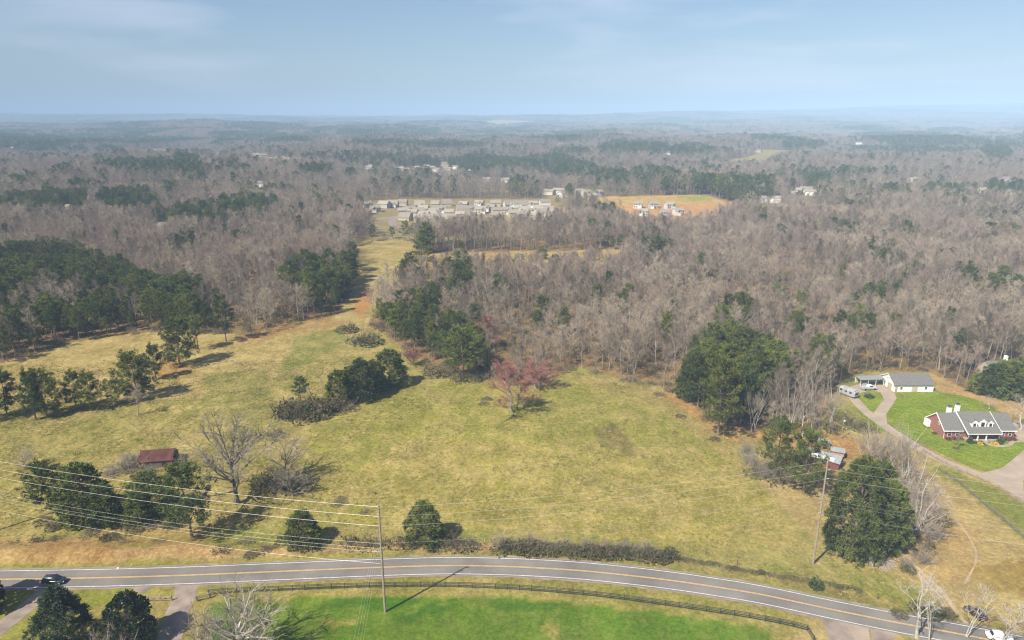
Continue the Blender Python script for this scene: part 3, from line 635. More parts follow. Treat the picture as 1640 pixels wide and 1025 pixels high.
def gen_pine(seed, Hh=18.0, r0=.2, cb=.45, spread=3.0, nb=26, per=9, size=.62, blades=9, wid=.10, top=.95, shape='pine', stub=True):
    R = np.random.default_rng(seed); TV, TF, CV, CF = [], [], [], []
    n = 6; lean = R.normal(0, .025, 2); wob = R.normal(0, .08, (n + 1, 2)); wob[0] = 0
    tp = np.array([[lean[0] * Hh * i / n + wob[i, 0], lean[1] * Hh * i / n + wob[i, 1], Hh * .96 * i / n] for i in range(n + 1)])
    gtube(TV, TF, tp, [r0 * (1.3 if i == 0 else 1) * (1 - .85 * i / n) for i in range(n + 1)], 6)
    gap = R.uniform(0, 6.28)
    for k in range(nb):
        rel = ((k + R.uniform(0, 1)) / nb); f = cb + (.985 - cb) * rel; i = f * n; i0 = min(int(i), n - 1); p = tp[i0] * (1 - (i - i0)) + tp[i0 + 1] * (i - i0)
        if shape == 'pine': prof = (0.55 + .75 * math.sin(min(1, rel * 1.25 + .18) * math.pi * .62)) * (1 - .62 * rel ** 2.2)
        elif shape == 'cone': prof = 1.05 * (1 - rel) ** .75 + .08
        else: prof = math.sqrt(max(0.03, 1 - (rel * 1.55 - .62) ** 2)) if rel > .1 else .8
        L = spread * prof * R.uniform(.68, 1.22); az = k * 2.399 + R.uniform(-.5, .5)
        if shape == 'pine' and math.cos(az - gap) > .75 and rel < .6: L *= .55
        el = (-.05 + .75 * rel if shape == 'pine' else .12 + .5 * rel) + R.normal(0, .12)
        d = np.array([math.cos(az) * math.cos(el), math.sin(az) * math.cos(el), math.sin(el)]); e = p + d * L * .55; e2 = e + unit(d + np.array([0, 0, .28])) * L * .5
        gtube(TV, TF, np.array([p, e, e2]), [r0 * .26 * (1 - .6 * rel), r0 * .16 * (1 - .6 * rel), .015], 3)
        m = max(3, int(per * (.55 + .6 * L / spread)))
        for q in range(m):
            g = R.uniform(.38 if shape == 'pine' else .3, 1.08); c = p + (e - p) * (g / .55) if g < .55 else e + (e2 - e) * ((g - .55) / .5)
            lat = np.cross(d, [0, 0, 1.0]); lat = unit(lat); c = c + lat * R.normal(0, L * .17) + np.array([0, 0, R.normal(.1, .18 + L * .05)])
            tuft(CV, CF, R, c, unit(d * .6 + np.array([0, 0, .75])), size, blades, wid)
    tuft(CV, CF, R, tp[-1] + np.array([0, 0, .1]), np.array([0, 0, 1.0]), size * 1.3, blades * 2, wid)
    if stub and cb > .3:
        for k in range(6):
            f = R.uniform(.2, cb); i = f * n; i0 = int(i); p = tp[i0] * (1 - (i - i0)) + tp[i0 + 1] * (i - i0); az = R.uniform(0, 6.28)
            gspike(TV, TF, p, p + np.array([math.cos(az), math.sin(az), R.uniform(-.2, .3)]) * R.uniform(.5, 1.5), .03)
    return TV, TF, CV, CF
def gen_lobes(seed, Hh, rx, nl=30, per=22, size=.6, blades=8, wid=.13, base=.04, r0=.25, pw=1.0, jit=(.6, 1.1), ex=3.6):
    """dense evergreen built of many ragged boughs"""
    R = np.random.default_rng(seed); TV, TF, CV, CF = [], [], [], []
    n = 5; tp = np.array([[R.normal(0, .06), R.normal(0, .06), Hh * .93 * i / n] for i in range(n + 1)]); gtube(TV, TF, tp, [r0 * (1 - .8 * i / n) for i in range(n + 1)], 6)
    for k in range(nl):
        rel = base + (1 - base) * ((k + R.uniform(0, 1)) / nl); prof = (max(0.02, 1 - rel ** ex)) ** .6 * (min(1, .55 + rel * 2.2)) if pw == 1.0 else (1 - rel) ** .8 + .05
        az = k * 2.399 + R.uniform(-.4, .4); rr = rx * prof * R.uniform(*jit); c = np.array([math.cos(az) * rr, math.sin(az) * rr, Hh * rel])
        gtube(TV, TF, np.array([[0, 0, max(.2, Hh * rel * .82)], c * [.55, .55, 1.0], c]), [r0 * .3, r0 * .2, .02], 3)
        lr = rx * .27 * R.uniform(.6, 1.5) * (1.1 - .4 * rel)
        for q in range(per):
            u = unit(R.normal(0, 1, 3) + np.array([math.cos(az) * .7, math.sin(az) * .7, .45])); s_ = lr * R.uniform(.55, 1.05)
            pt = c + u * s_ * [1, 1, .72]
            if pt[2] < .15: pt[2] = R.uniform(.15, .5)
            tuft(CV, CF, R, pt, unit(u + np.array([0, 0, .25])), size, blades, wid)
    return TV, TF, CV, CF
def gen_shrub(seed, Hh=2.2, rx=1.6, stems=22, tw=7, leaves=120, ls=.22, tr=.016):
    R = np.random.default_rng(seed); TV, TF, CV, CF = [], [], [], []
    for k in range(stems):
        az = R.uniform(0, 6.28); el = R.uniform(.55, 1.45); L = Hh * R.uniform(.6, 1.08); d = np.array([math.cos(az) * math.cos(el) * rx / Hh * 1.3, math.sin(az) * math.cos(el) * rx / Hh * 1.3, math.sin(el)])
        b = np.array([R.normal(0, rx * .28), R.normal(0, rx * .28), 0]); m1 = b + d * L * .5; m2 = m1 + (d + R.normal(0, .25, 3)) * L * .45
        gtube(TV, TF, np.array([b, m1, m2]), [.04, .028, .012], 3)
        for t in range(tw):
            h = R.uniform(.2, 1); p = b + (m2 - b) * h; gspike(CV, CF, p, p + unit(R.normal(0, .7, 3) + np.array([0, 0, .6])) * R.uniform(.3, .9) * Hh / 2.2, tr)
    nl = len(CF)
    for k in range(leaves):
        u = unit(R.normal(0, 1, 3)); u[2] = abs(u[2]); c = u * [rx, rx, Hh * .85] * R.uniform(.45, 1.0) ** .5; c[2] = max(.08, c[2] * R.uniform(.4, 1))
        tuft(CV, CF, R, c, u, ls * 1.5, 3, ls * .5)
    return TV, TF, CV, CF, nl
PROTO = {}          # name -> (trunk mesh, crown mesh, nominal height, nominal width)
def reg(name, g, mt, mc, Hh, w, leafmat=None):
    if leafmat: mi = [0] * g[4] + [1] * (len(g[3]) - g[4]); cm = to_mesh(name + '_crown', g[2], g[3], [mc, leafmat], mi)
    else: cm = to_mesh(name + '_crown', g[2], g[3], [mc])
    A_ = np.array(g[2]); Hh = float(A_[:, 2].max()); w = 2 * float(np.percentile(np.hypot(A_[:, 0], A_[:, 1]), 96))
    PROTO[name] = (to_mesh(name + '_trunk', g[0], g[1], [mt]), cm, Hh, w, g, (mt, mc, leafmat))
for i in range(5): reg(f'bare{i}', gen_bare(100 + i, 18, .18 + .02 * (i % 3), (.36, .42, .30, .26, .34)[i], (4.0, 4.4, 4.8, 5.8, 5.2)[i], 15, 7, 14, .017, twl=1.4, up=(.55, .5, .6, .42, .5)[i]), 'bark', ('twig_tan', 'twig_pink', 'twig_dark', 'twig_tan', 'twig_pink')[i], 18, 8)
for i in range(2): reg(f'red{i}', gen_bare(140 + i, 12, .17, .10, 4.4, 22, 9, 22, .022, twl=.85, up=.5, stems=1 + 2 * i), 'bark', 'red_twig', 12, 8)
reg('spread', gen_bare(150, 18, .38, .22, 8.6, 22, 12, 11, .020, twl=1.5, up=.34, fork=.66), 'dark_bark', 'pale_twig', 16, 19)
reg('spread2', gen_bare(153, 12, .22, .16, 6.2, 18, 9, 8, .020, twl=1.2, up=.36, fork=.62), 'bark', 'pale_twig', 11, 13)
reg('pale0', gen_bare(160, 14, .17, .2, 4.0, 13, 6, 8, .022, stems=4, up=.7), 'pale_bark', 'pale_twig', 14, 9)
reg('pale1', gen_bare(161, 14, .20, .22, 4.6, 13, 6, 8, .022, stems=1, up=.55), 'pale_bark', 'pale_twig', 14, 9)
reg('pale2', gen_bare(162, 14, .20, .12, 5.2, 16, 6, 9, .022, stems=5, up=.6), 'pale_bark', 'twig', 14, 11)
reg('openpale', gen_bare(166, 11, .24, .06, 5.6, 22, 9, 9, .02, twl=1.2, up=.5, fork=.42), 'pale_bark', 'pale_twig', 11, 12)
reg('syc0', gen_bare(170, 15, .24, .25, 5.5, 9, 4, 5, .022, up=.5), 'pale_bark', 'pale_bark', 15, 11)
reg('syc1', gen_bare(171, 12, .13, .2, 3.6, 9, 4, 5, .018, up=.75, stems=2), 'pale_bark', 'pale_bark', 12, 7)
for i in range(4): reg(f'pine{i}', gen_pine(200 + i, 18, .2, (.38, .5, .3, .44)[i], (3.0, 2.7, 3.3, 3.0)[i], 32, 13, .6, 13, .06), 'pine_bark', 'needles', 18, 6.2)
reg('pinelow', gen_pine(211, 14, .24, .12, 4.4, 44, 17, .7, 13, .065), 'pine_bark', 'needles', 14, 10)
reg('pinelow2', gen_pine(212, 15, .2, .2, 3.6, 40, 15, .65, 13, .06), 'pine_bark', 'needles', 15, 8)
reg('pinewide', gen_pine(210, 16, .26, .22, 4.8, 38, 17, .7, 13, .065), 'pine_bark', 'needles', 16, 10)
for i in range(2): reg(f'cedar{i}', gen_lobes(220 + i, 10, 3.3, 56, 18, .5, 11, .07, .05, .18, jit=(.7, 1.0), ex=2.2), 'pine_bark', 'needles', 10, 7)
reg('bigcedar0', gen_lobes(230, 20, 6.4, 92, 28, .7, 11, .085, .03, .4, jit=(.66, 1.06)), 'pine_bark', 'cedar_leaf', 20, 14)
reg('bigcedar1', gen_lobes(231, 18, 5.2, 80, 26, .7, 11, .085, .03, .35, jit=(.66, 1.06)), 'pine_bark', 'cedar_leaf', 18, 11)
reg('spruce', gen_lobes(240, 12, 4.6, 52, 26, .6, 11, .07, .03, .22, pw=2), 'pine_bark', 'spruce_leaf', 12, 10)
reg('holly', gen_lobes(241, 10, 4.0, 60, 30, .4, 9, .12, .03, .2, jit=(.72, 1.02), ex=2.6), 'pine_bark', 'holly_leaf', 10, 8)
for i in range(4): reg(f'shrub{i}', gen_shrub(300 + i, 2.4, 1.9, 26, 8, (40, 110, 170, 70)[i]), 'brush', 'brush', 2.4, 4, 'brush_leaf')
reg('twigshrub', gen_shrub(310, 3.4, 2.4, 46, 16, 0, tr=.018), 'pale_twig', 'pale_twig', 3.4, 5.2)
reg('gardenbush', gen_shrub(311, 1.4, .8, 8, 3, 160, .16), 'brush', 'brush', 1.4, 1.7, 'garden_leaf')
reg('yellowbush', gen_shrub(312, 1.0, .8, 8, 3, 170, .14), 'brush', 'brush', 1.0, 1.6, 'yellow_leaf')
reg('russetbush', gen_shrub(313, 1.5, 1.0, 10, 4, 180, .16), 'brush', 'brush', 1.5, 2.0, 'russet_leaf')
# lighter versions for the middle distance and groups of crowns for the far woods
def joined(name, g, mats, mats_idx=None):
    V = list(g[0]) + list(g[2]); o = len(g[0]); F = list(g[1]) + [tuple(i + o for i in f) for f in g[3]]
    mi = [0] * len(g[1]) + [1] * len(g[3]); return to_mesh(name, V, F, mats, mi)
def proto_coll(name, meshes):
    co = bpy.data.collections.new(name)
    for i, me in enumerate(meshes): co.objects.link(bpy.data.objects.new(f'{name}_{i:02d}', me))
    return co
near_meshes = [joined(f'woodtree{i}', PROTO[f'bare{i}'][4], ['bark', ('twig_tan', 'twig_pink', 'twig_dark', 'twig_tan', 'twig_pink')[i]]) for i in range(5)] + [joined(f'woodpine{i}', PROTO[f'pine{i}'][4], ['pine_bark', 'needles']) for i in range(4)] + [joined('woodred', PROTO['red0'][4], ['bark', 'red_twig'])] + [joined(f'woodshrub{i}', PROTO[f'shrub{i}'][4], ['brush', 'brush']) for i in (0, 3)]
COL_NEAR = proto_coll('wood_near', near_meshes)
mid_b = [gen_bare(400 + i, 18, .2, .32, 4.4 + .4 * i, 9, 4, 7, .045, twl=1.7, sides=3, up=.48) for i in range(4)]
mid_p = [gen_pine(420 + i, 18, .24, .34, 3.5, 20, 7, .95, 7, .2, stub=False) for i in range(3)]
COL_MID = proto_coll('wood_mid', [joined(f'midtree{i}', g, ['bark', ('twig_tan', 'twig_pink', 'twig_dark', 'twig')[i]]) for i, g in enumerate(mid_b)] + [joined(f'midpine{i}', g, ['pine_bark', 'needles']) for i, g in enumerate(mid_p)])
far_b = gen_bare(440, 18, .3, .3, 4.2, 6, 3, 4, .12, twl=2.6, sides=3); far_p = gen_pine(441, 18, .3, .3, 3.6, 11, 4, 1.6, 4, .55, stub=False)
def clump(name, g, mats, seed, n=9, rad=13):
    R = np.random.default_rng(seed); V, F, mi = [], [], []
    for k in range(n):
        a = R.uniform(0, 6.28); s = R.uniform(.8, 1.2); r = rad * math.sqrt(R.uniform(0, 1)); t = R.uniform(0, 6.28); cs, sn = math.cos(a) * s, math.sin(a) * s
        for part, m_ in ((0, 0), (2, 1)):
            P = np.array(g[part]); o = len(V)
            V.extend(np.stack([P[:, 0] * cs - P[:, 1] * sn + r * math.cos(t), P[:, 0] * sn + P[:, 1] * cs + r * math.sin(t), P[:, 2] * s], -1))
            F.extend([tuple(i + o for i in f) for f in g[part + 1]]); mi.extend([m_] * len(g[part + 1]))
    return to_mesh(name, V, F, mats, mi)
COL_FAR = proto_coll('wood_far', [clump(f'farwood{i}', far_b, ['bark', ('twig_tan', 'twig_pink', 'twig')[i]], 450 + i) for i in range(3)] + [clump(f'farpines{i}', far_p, ['pine_bark', 'needles'], 460 + i) for i in range(3)])

def scatter(name, label, pts, idx, rot, scl, coll):
    me = bpy.data.meshes.new(name); me.vertices.add(len(pts)); me.vertices.foreach_set('co', np.asarray(pts, np.float32).ravel())
    a = me.attributes.new('idx', 'INT', 'POINT'); a.data.foreach_set('value', np.asarray(idx, np.int32))
    a = me.attributes.new('rot', 'FLOAT_VECTOR', 'POINT'); r3 = np.zeros((len(pts), 3), np.float32); r3[:, 2] = rot; a.data.foreach_set('vector', r3.ravel())
    a = me.attributes.new('scl', 'FLOAT_VECTOR', 'POINT'); a.data.foreach_set('vector', np.asarray(scl, np.float32).ravel())
    me.update(); o = link(name, me)
    ng = bpy.data.node_groups.new(name, 'GeometryNodeTree'); ng.interface.new_socket('Geometry', in_out='INPUT', socket_type='NodeSocketGeometry'); ng.interface.new_socket('Geometry', in_out='OUTPUT', socket_type='NodeSocketGeometry')
    n = ng.nodes; l = ng.links; gi = n.new('NodeGroupInput'); go = n.new('NodeGroupOutput'); ci = n.new('GeometryNodeCollectionInfo'); ci.inputs['Collection'].default_value = coll
    ci.inputs['Separate Children'].default_value = True; ci.inputs['Reset Children'].default_value = True
    ip = n.new('GeometryNodeInstanceOnPoints'); ip.inputs['Pick Instance'].default_value = True
    def na(nm, t):
        q = n.new('GeometryNodeInputNamedAttribute'); q.data_type = t; q.inputs['Name'].default_value = nm; return q.outputs['Attribute']
    l.new(gi.outputs[0], ip.inputs['Points']); l.new(ci.outputs[0], ip.inputs['Instance']); l.new(na('idx', 'INT'), ip.inputs['Instance Index'])
    e2r = n.new('FunctionNodeEulerToRotation'); l.new(na('rot', 'FLOAT_VECTOR'), e2r.inputs[0]); l.new(e2r.outputs[0], ip.inputs['Rotation']); l.new(na('scl', 'FLOAT_VECTOR'), ip.inputs['Scale'])
    l.new(ip.outputs[0], go.inputs[0]); md = o.modifiers.new('scatter', 'NODES'); md.node_group = ng
    o['kind'] = 'stuff'; tag(o, label, 'woodland'); return o

def plant(proto, name, loc, hgt, wid, label, cat, group=None, rz=None):
    tm, cm, h0, w0 = PROTO[proto][:4]; sz = hgt / h0; sx = wid / w0 if wid else sz
    t = thing(name, label, cat, loc, random.uniform(0, 6.28) if rz is None else rz, group, (sx, sx, sz))
    link('trunk' if cat == 'tree' else 'stems', tm, t); link('crown' if cat == 'tree' else 'foliage', cm, t); return t
def plant_px(proto, name, bx, by, ty, wpx, label, cat='tree', group=None, rz=None):
    p = at(bx, by); return plant(proto, name, (p.x, p.y, p.z - .05), tall(p, ty), wpx * mpp(p) if wpx else None, label, cat, group, rz)
# ---------------------------------------------------------------- buildings
def gable_roof(mb, x0, x1, y0, y1, ze, zr, t=.12, oh=.35, ohx=.3, mi=0, yr=None, soffit=True):
    """two thick slopes, ridge along x"""
    yr = (y0 + y1) / 2 if yr is None else yr
    for (ya, yb) in ((y0, yr), (y1, yr)):
        s = 1 if yb > ya else -1; k = (zr - ze) / abs(yb - ya)
        e = ya - s * oh; zl = ze - k * oh
        poly = [(e, zl), (yb, zr), (yb, zr + t), (e, zl + t)]
        mb.prismx(poly, x0 - ohx, x1 + ohx, mi)
    return mb
def gable_walls(mb, x0, x1, y0, y1, z0, ze, zr, yr=None, mi=0):
    yr = (y0 + y1) / 2 if yr is None else yr
    mb.prismx([(y0, z0), (y1, z0), (y1, ze), (yr, zr - .02), (y0, ze)], x0, x1, mi); return mb
def window_part(parent, c, w, h, face, frame='white_paint', depth=.06, cross=True, name='window'):
    """framed window on a wall; face is 'y-','x-','x+'"""
    x, y, z = c; mb = MB(); t = .09
    if face[0] == 'y':
        s = -1 if face[1] == '-' else 1
        y1 = y + s * depth
        for (a, b, cc, d) in ((x - w / 2 - t, x - w / 2, z - h / 2 - t, z + h / 2 + t), (x + w / 2, x + w / 2 + t, z - h / 2 - t, z + h / 2 + t), (x - w / 2, x + w / 2, z + h / 2, z + h / 2 + t), (x - w / 2, x + w / 2, z - h / 2 - t, z - h / 2)):
            mb.box(a, min(y, y1), cc, b, max(y, y1), d)
        if cross: mb.box(x - w / 2, min(y, y + s * depth * .8), z - .03, x + w / 2, max(y, y + s * depth * .8), z + .03)
        f = mb.build(name, frame, parent); MB().box(x - w / 2, min(y, y + s * .03), z - h / 2, x + w / 2, max(y, y + s * .03), z + h / 2).build('pane', 'window', f)
    else:
        s = -1 if face[1] == '-' else 1; x1 = x + s * depth
        for (a, b, cc, d) in ((y - w / 2 - t, y - w / 2, z - h / 2 - t, z + h / 2 + t), (y + w / 2, y + w / 2 + t, z - h / 2 - t, z + h / 2 + t), (y - w / 2, y + w / 2, z + h / 2, z + h / 2 + t), (y - w / 2, y + w / 2, z - h / 2 - t, z - h / 2)):
            mb.box(min(x, x1), a, cc, max(x, x1), b, d)
        f = mb.build(name, frame, parent); MB().box(min(x, x + s * .03), y - w / 2, z - h / 2, max(x, x + s * .03), y + w / 2, z + h / 2).build('pane', 'window', f)
    return f

def brick_house():
    p = at(1510.5, 701.5); t = thing('brick_house', 'red brick house with grey shingle roof, three white dormers and two chimneys', 'house', (p.x, p.y, p.z))
    D = 9.4; ze = 2.75; zr = 6.3; yr = 4.7
    gable_walls(MB(), 0, 5.95, 0, D, 0, ze, zr, yr).build('wall', 'red_brick', t)
    gable_walls(MB(), 5.95, 16.0, .02, D, 0, ze + .02, zr + .38, yr).build('wall', 'red_brick', t)
    gable_walls(MB(), 16.0, 21.6, .01, D, 0, ze, zr, yr).build('wall', 'red_brick', t)
    gable_roof(MB(), .0, 5.9, 0, D, ze, zr, yr=yr, oh=.45).build('roof', 'shingle', t)
    gable_roof(MB(), 16.1, 21.6, 0, D, ze, zr, yr=yr, oh=.45, ohx=.3).build('roof', 'shingle', t)
    # main roof: same ridge, front slope carried on over the porch
    k = (zr + .4 - 2.55) / (yr + 2.4)
    main = MB(); main.prismx([(-2.6, 2.55 - .2 * k), (yr, zr + .4), (yr, zr + .54), (-2.6, 2.69 - .2 * k)], 5.7, 16.05)
    main.prismx([(D + .45, ze - .3), (yr, zr + .4), (yr, zr + .54), (D + .45, ze - .16)], 5.7, 16.05)
    mr = main.build('roof', 'shingle', t)
    for (xa, xb) in ((5.56, 5.70), (16.05, 16.15)):
        MB().prismx([(-2.62, 2.36 - .2 * k), (yr, zr + .2), (yr, zr + .57), (-2.62, 2.72 - .2 * k)], xa, xb).build('rake_board', 'white_paint', mr)
    MB().box(5.7, -2.68, 2.42, 16.05, -2.603, 2.64).build('fascia', 'white_paint', mr)
    kw = (zr - ze) / yr
    for (ya, s) in ((-.47, 1), (D + .47, -1)):
        zl = ze - kw * .47
        MB().prismx([(ya, zl - .16), (yr, zr - .16), (yr, zr + .16), (ya, zl + .16)], -.42, -.302).build('rake_board', 'white_paint', t)
    for (xa, xb) in ((-.42, 5.55), (16.2, 21.95)): MB().box(xa, -.55, ze - .36, xb, -.46, ze - .1).build('fascia', 'white_paint', t)
    for (xa, xb) in ((-.04, .1), (5.2, 5.32)): MB().box(xa, -.08, 0, xb, -.003, ze - .2).build('corner_board', 'white_paint', t)
    for x in (1.7, 4.1): window_part(t, (x, 0, 1.45), 1.0, 1.5, 'y-')
    window_part(t, (0, 3.2, 3.6), .5, .8, 'x-')
    window_part(t, (18.2, .01, 1.45), .9, 1.4, 'y-'); window_part(t, (20.3, .01, 1.45), .9, 1.4, 'y-')
    # bay at the back of the gable wall
    b = MB(); b.prismx([(7.2, .4), (9.2, .4), (9.2, 2.5), (7.2, 2.5)], -.9, -.005); b.build('bay_window', 'white_paint', t)
    # dormers
    for (x, w, h) in ((8.6, 1.5, 1.25), (11.1, 2.0, 1.6), (13.5, 1.5, 1.25)):
        yf = -.35; zb = 2.55 + k * (yf + 2.4) + .12; zt = zb + h
        d = MB(); d.prism([(x - w / 2, zb - .25), (x + w / 2, zb - .25), (x + w / 2, zt), (x, zt + w * .42), (x - w / 2, zt)], yf, yf + 2.6); dm = d.build('dormer', 'white_paint', t)
        r = MB()
        for s in (-1, 1): r.prism([(x + s * (w / 2 + .16), zt - .12), (x, zt + w * .42 + .03), (x, zt + w * .42 + .13), (x + s * (w / 2 + .16), zt - .02)], yf - .03, yf + 3.2)
        r.build('dormer_roof', 'shingle', dm)
        tr = MB()
        for s in (-1, 1): tr.prism([(x + s * (w / 2 + .17), zt - .26), (x, zt + w * .42 - .1), (x, zt + w * .42 + .14), (x + s * (w / 2 + .17), zt - .01)], yf - .12, yf - .032)
        tr.build('dormer_trim', 'white_paint', dm)
        MB().box(x - w * .26, yf - .04, zb + .12, x + w * .26, yf - .004, zt - .1).build('pane', 'window', dm)
    for (x, y) in ((4.7, 6.6), (8.4, 8.4)):
        c = MB(); c.bevbox(x - .6, y - .5, 3.5, x + .6, y + .5, 7.6, .04); ch = c.build('chimney', 'white_paint', t)
        MB().bevbox(x - .72, y - .62, 7.602, x + .72, y + .62, 7.8, .05).build('chimney_cap', 'shingle', ch)
        MB().bevbox(x - .4, y - .3, 7.802, x + .4, y + .3, 8.0, .05).build('flue', 'fence_paint', ch)
    po = MB(); po.box(5.95, -2.4, .0, 15.9, -.01, .35); po.build('porch_floor', 'concrete', t)
    for x in (6.2, 9.0, 11.6, 15.6): 
        q = MB(); q.box(x - .13, -2.3, .36, x + .13, -2.04, 2.42); q.box(x - .2, -2.37, .352, x + .2, -1.97, .55); q.build('porch_column', 'white_paint', t)
    for x in (8.0, 13.4): window_part(t, (x, .02, 1.5), 1.0, 1.6, 'y-')
    dd = MB(); dd.box(10.6, -.05, .36, 11.7, .0, 2.4); dd.build('front_door', 'lamp_red', t)
    MB().box(10.2, -3.3, 0, 11.9, -2.41, .18).build('step', 'concrete', t)
    # garden round it
    def bush(proto, name, lx, ly, h, w, label, group=None): plant(proto, name, (p.x + lx, p.y + ly, p.z), h, w, label, 'shrub', group)
    for x in (6.1, 15.3): bush('gardenbush', 'clipped_shrub', x, -3.2, 3.0, 1.9, 'tall green cone shrub at the corner of the white-columned porch', 'cone shrubs by the porch')
    bush('gardenbush', 'clipped_shrub', 16.6, -2.2, 2.2, 1.6, 'green shrub between porch and brick garage end')
    for x in (8.6, 12.4, 13.4): bush('yellowbush', 'yellow_shrub', x, -4.2, .95, 1.6, 'bright yellow flowering bush beside the porch walk', 'yellow bushes by the walk')
    for x in (7.4, 9.4, 14.2): bush('gardenbush', 'low_shrub', x, -3.4, 1.1, 1.7, 'low dark shrub in the bed before the porch', 'low shrubs before the porch')
    for x in (.9, 2.9, 4.6): bush('russetbush', 'russet_shrub', x, -1.1, 1.3, 1.8, 'russet shrub below the brick front windows', 'russet shrubs under the windows')
    for x in (17.6, 19.0, 20.6): bush('russetbush', 'russet_shrub', x, -1.3, 1.5, 1.9, 'russet shrub along the wall near the parking pad', 'russet shrubs near the pad')
    bush('russetbush', 'russet_shrub', -.9, 3.0, .9, 1.6, 'small russet shrub against the brick gable wall')
    struct(ribbon('garden_path', smooth_line([Vector((p.x + 11, p.y - 3.4, 0)), Vector((p.x + 11.3, p.y - 4.6, 0)), Vector((p.x + 14, p.y - 5.4, 0)), Vector((p.x + 17.2, p.y - 4.6, 0)), Vector((p.x + 19.6, p.y - 2.6, 0)), Vector((p.x + 22.4, p.y - 2.2, 0))], .6), -.6, .6, .022, 'concrete'))
    struct(ribbon('planting_bed', smooth_line([Vector((p.x + 6, p.y - 3.7, 0)), Vector((p.x + 12, p.y - 3.9, 0)), Vector((p.x + 16, p.y - 3.3, 0))], 1.0), -1.1, 1.2, .0185, 'mulch', jag=.15))
brick_house()
ml = at(1531, 718); plant('bare2', 'young_maple', (ml.x, ml.y, ml.z), 6.2, 4.2, 'small bare ornamental tree in a mulch ring before the brick house', 'tree')
MB().cyl((0, 0, .02), .95, .06, sides=14).build('mulch_ring', 'mulch', None, (ml.x, ml.y, ml.z)); tag(bpy.context.scene.objects['mulch_ring'], 'dark mulch ring round the small bare lawn tree', 'mulch')

def white_barn():
    p = at(1431, 627.5); t = thing('barn', 'long white barn with grey gable roof beside the lawn', 'barn', (p.x, p.y, p.z))
    L = 14.2; D = 9.5; ze = 2.7; zr = 5.2
    gable_walls(MB(), 0, L, 0, D, 0, ze, zr).build('wall', 'white_paint', t)
    gable_roof(MB(), 0, L, 0, D, ze, zr, .12, .35, .3).build('roof', 'shingle', t)
    kw = (zr - ze) / (D / 2)
    for (ya, s) in ((-.37, 1), (D + .37, -1)): MB().prismx([(ya, ze - kw * .37 - .12), (D / 2, zr - .12), (D / 2, zr + .13), (ya, ze - kw * .37 + .13)], -.38, -.302).build('rake_board', 'white_paint', t)
    for x in (2.6, 11.4): window_part(t, (x, 0, 1.4), .8, 1.0, 'y-')
    window_part(t, (0, 4.75, 3.6), .6, .7, 'x-')
    d = MB(); d.box(6.4, -.07, .05, 7.4, -.01, 2.1); d.box(7.45, -.07, .05, 8.45, -.01, 2.1); d.build('double_door', 'cream_wall', t)
    d = MB(); d.box(-.06, 1.6, .02, -.01, 4.2, 2.3); d.build('garage_door', 'cream_wall', t)
    MB().box(.4, -.06, .05, 1.2, -.01, 2.0).build('side_door', 'cream_wall', t)
    # open lean-to carport against the far gable
    s = thing('carport', 'low flat grey metal carport roof joined beside the white barn', 'carport', (p.x - 9.6, p.y + 5.2, p.z))
    r = MB(); r.prism([(0, 2.35), (9.0, 2.75), (9.0, 2.85), (0, 2.45)], 0, 4.2); r.build('roof', 'metal_roof', s)
    for x in (.2, 3.0, 5.8, 8.6):
        for y in (.2, 4.0): MB().box(x - .06, y - .06, 0, x + .06, y + .06, 2.34 + .0445 * (x - .06)).build('post', 'white_paint', s)
    MB().box(.1, 4.1, .0, 8.9, 4.18, 2.3).build('back_wall', 'cream_wall', s)
    b = MB(); b.bevbox(1.4, .9, 0, 3.2, 3.6, 1.5, .2); b.build('stored_crate', 'porcelain', s)
white_barn()

def simple_house(name, label, cat, px, py, rz, L, D, ze, zr, wall, roof, openings=(), group=None, loc=None):
    p = at(px, py) if loc is None else loc; t = thing(name, label, cat, (p.x, p.y, p.z), rz, group)
    gable_walls(MB(), -L / 2, L / 2, -D / 2, D / 2, -.1, ze, zr).build('wall', wall, t)
    gable_roof(MB(), -L / 2, L / 2, -D / 2, D / 2, ze, zr, .1, .3, .25).build('roof', roof, t)
    for (x, z, w, h, face) in openings:
        if face == 'y-': MB().box(x - w / 2, -D / 2 - .03, z, x + w / 2, -D / 2 - .005, z + h).build('opening', 'window', t)
        else: MB().box(L / 2 + .005, x - w / 2, z, L / 2 + .03, x + w / 2, z + h).build('opening', 'window', t)
    return t
# rust-roofed barn in the left pasture, gable to the right
t = simple_house('old_barn', 'old barn with rusty red metal roof among brown brush', 'barn', 256, 741, math.radians(9), 8.6, 6.0, 2.2, 4.1, 'old_wood', 'rust_roof', [(0, .1, 2.4, 1.9, 'x+'), (-2, .2, 1.2, 1.4, 'y-'), (2.2, .2, 1.2, 1.4, 'y-')])
sm = MB()
for i in range(14):
    x = -4.4 + i * .66
    for s in (-1, 1): sm.prismx([(s * 3.28, 2.02 + .10), (0, 4.1 + .10), (0, 4.1 + .155), (s * 3.28, 2.02 + .155)], x, x + .05)
sm.build('roof_seam', 'rust_roof', t)
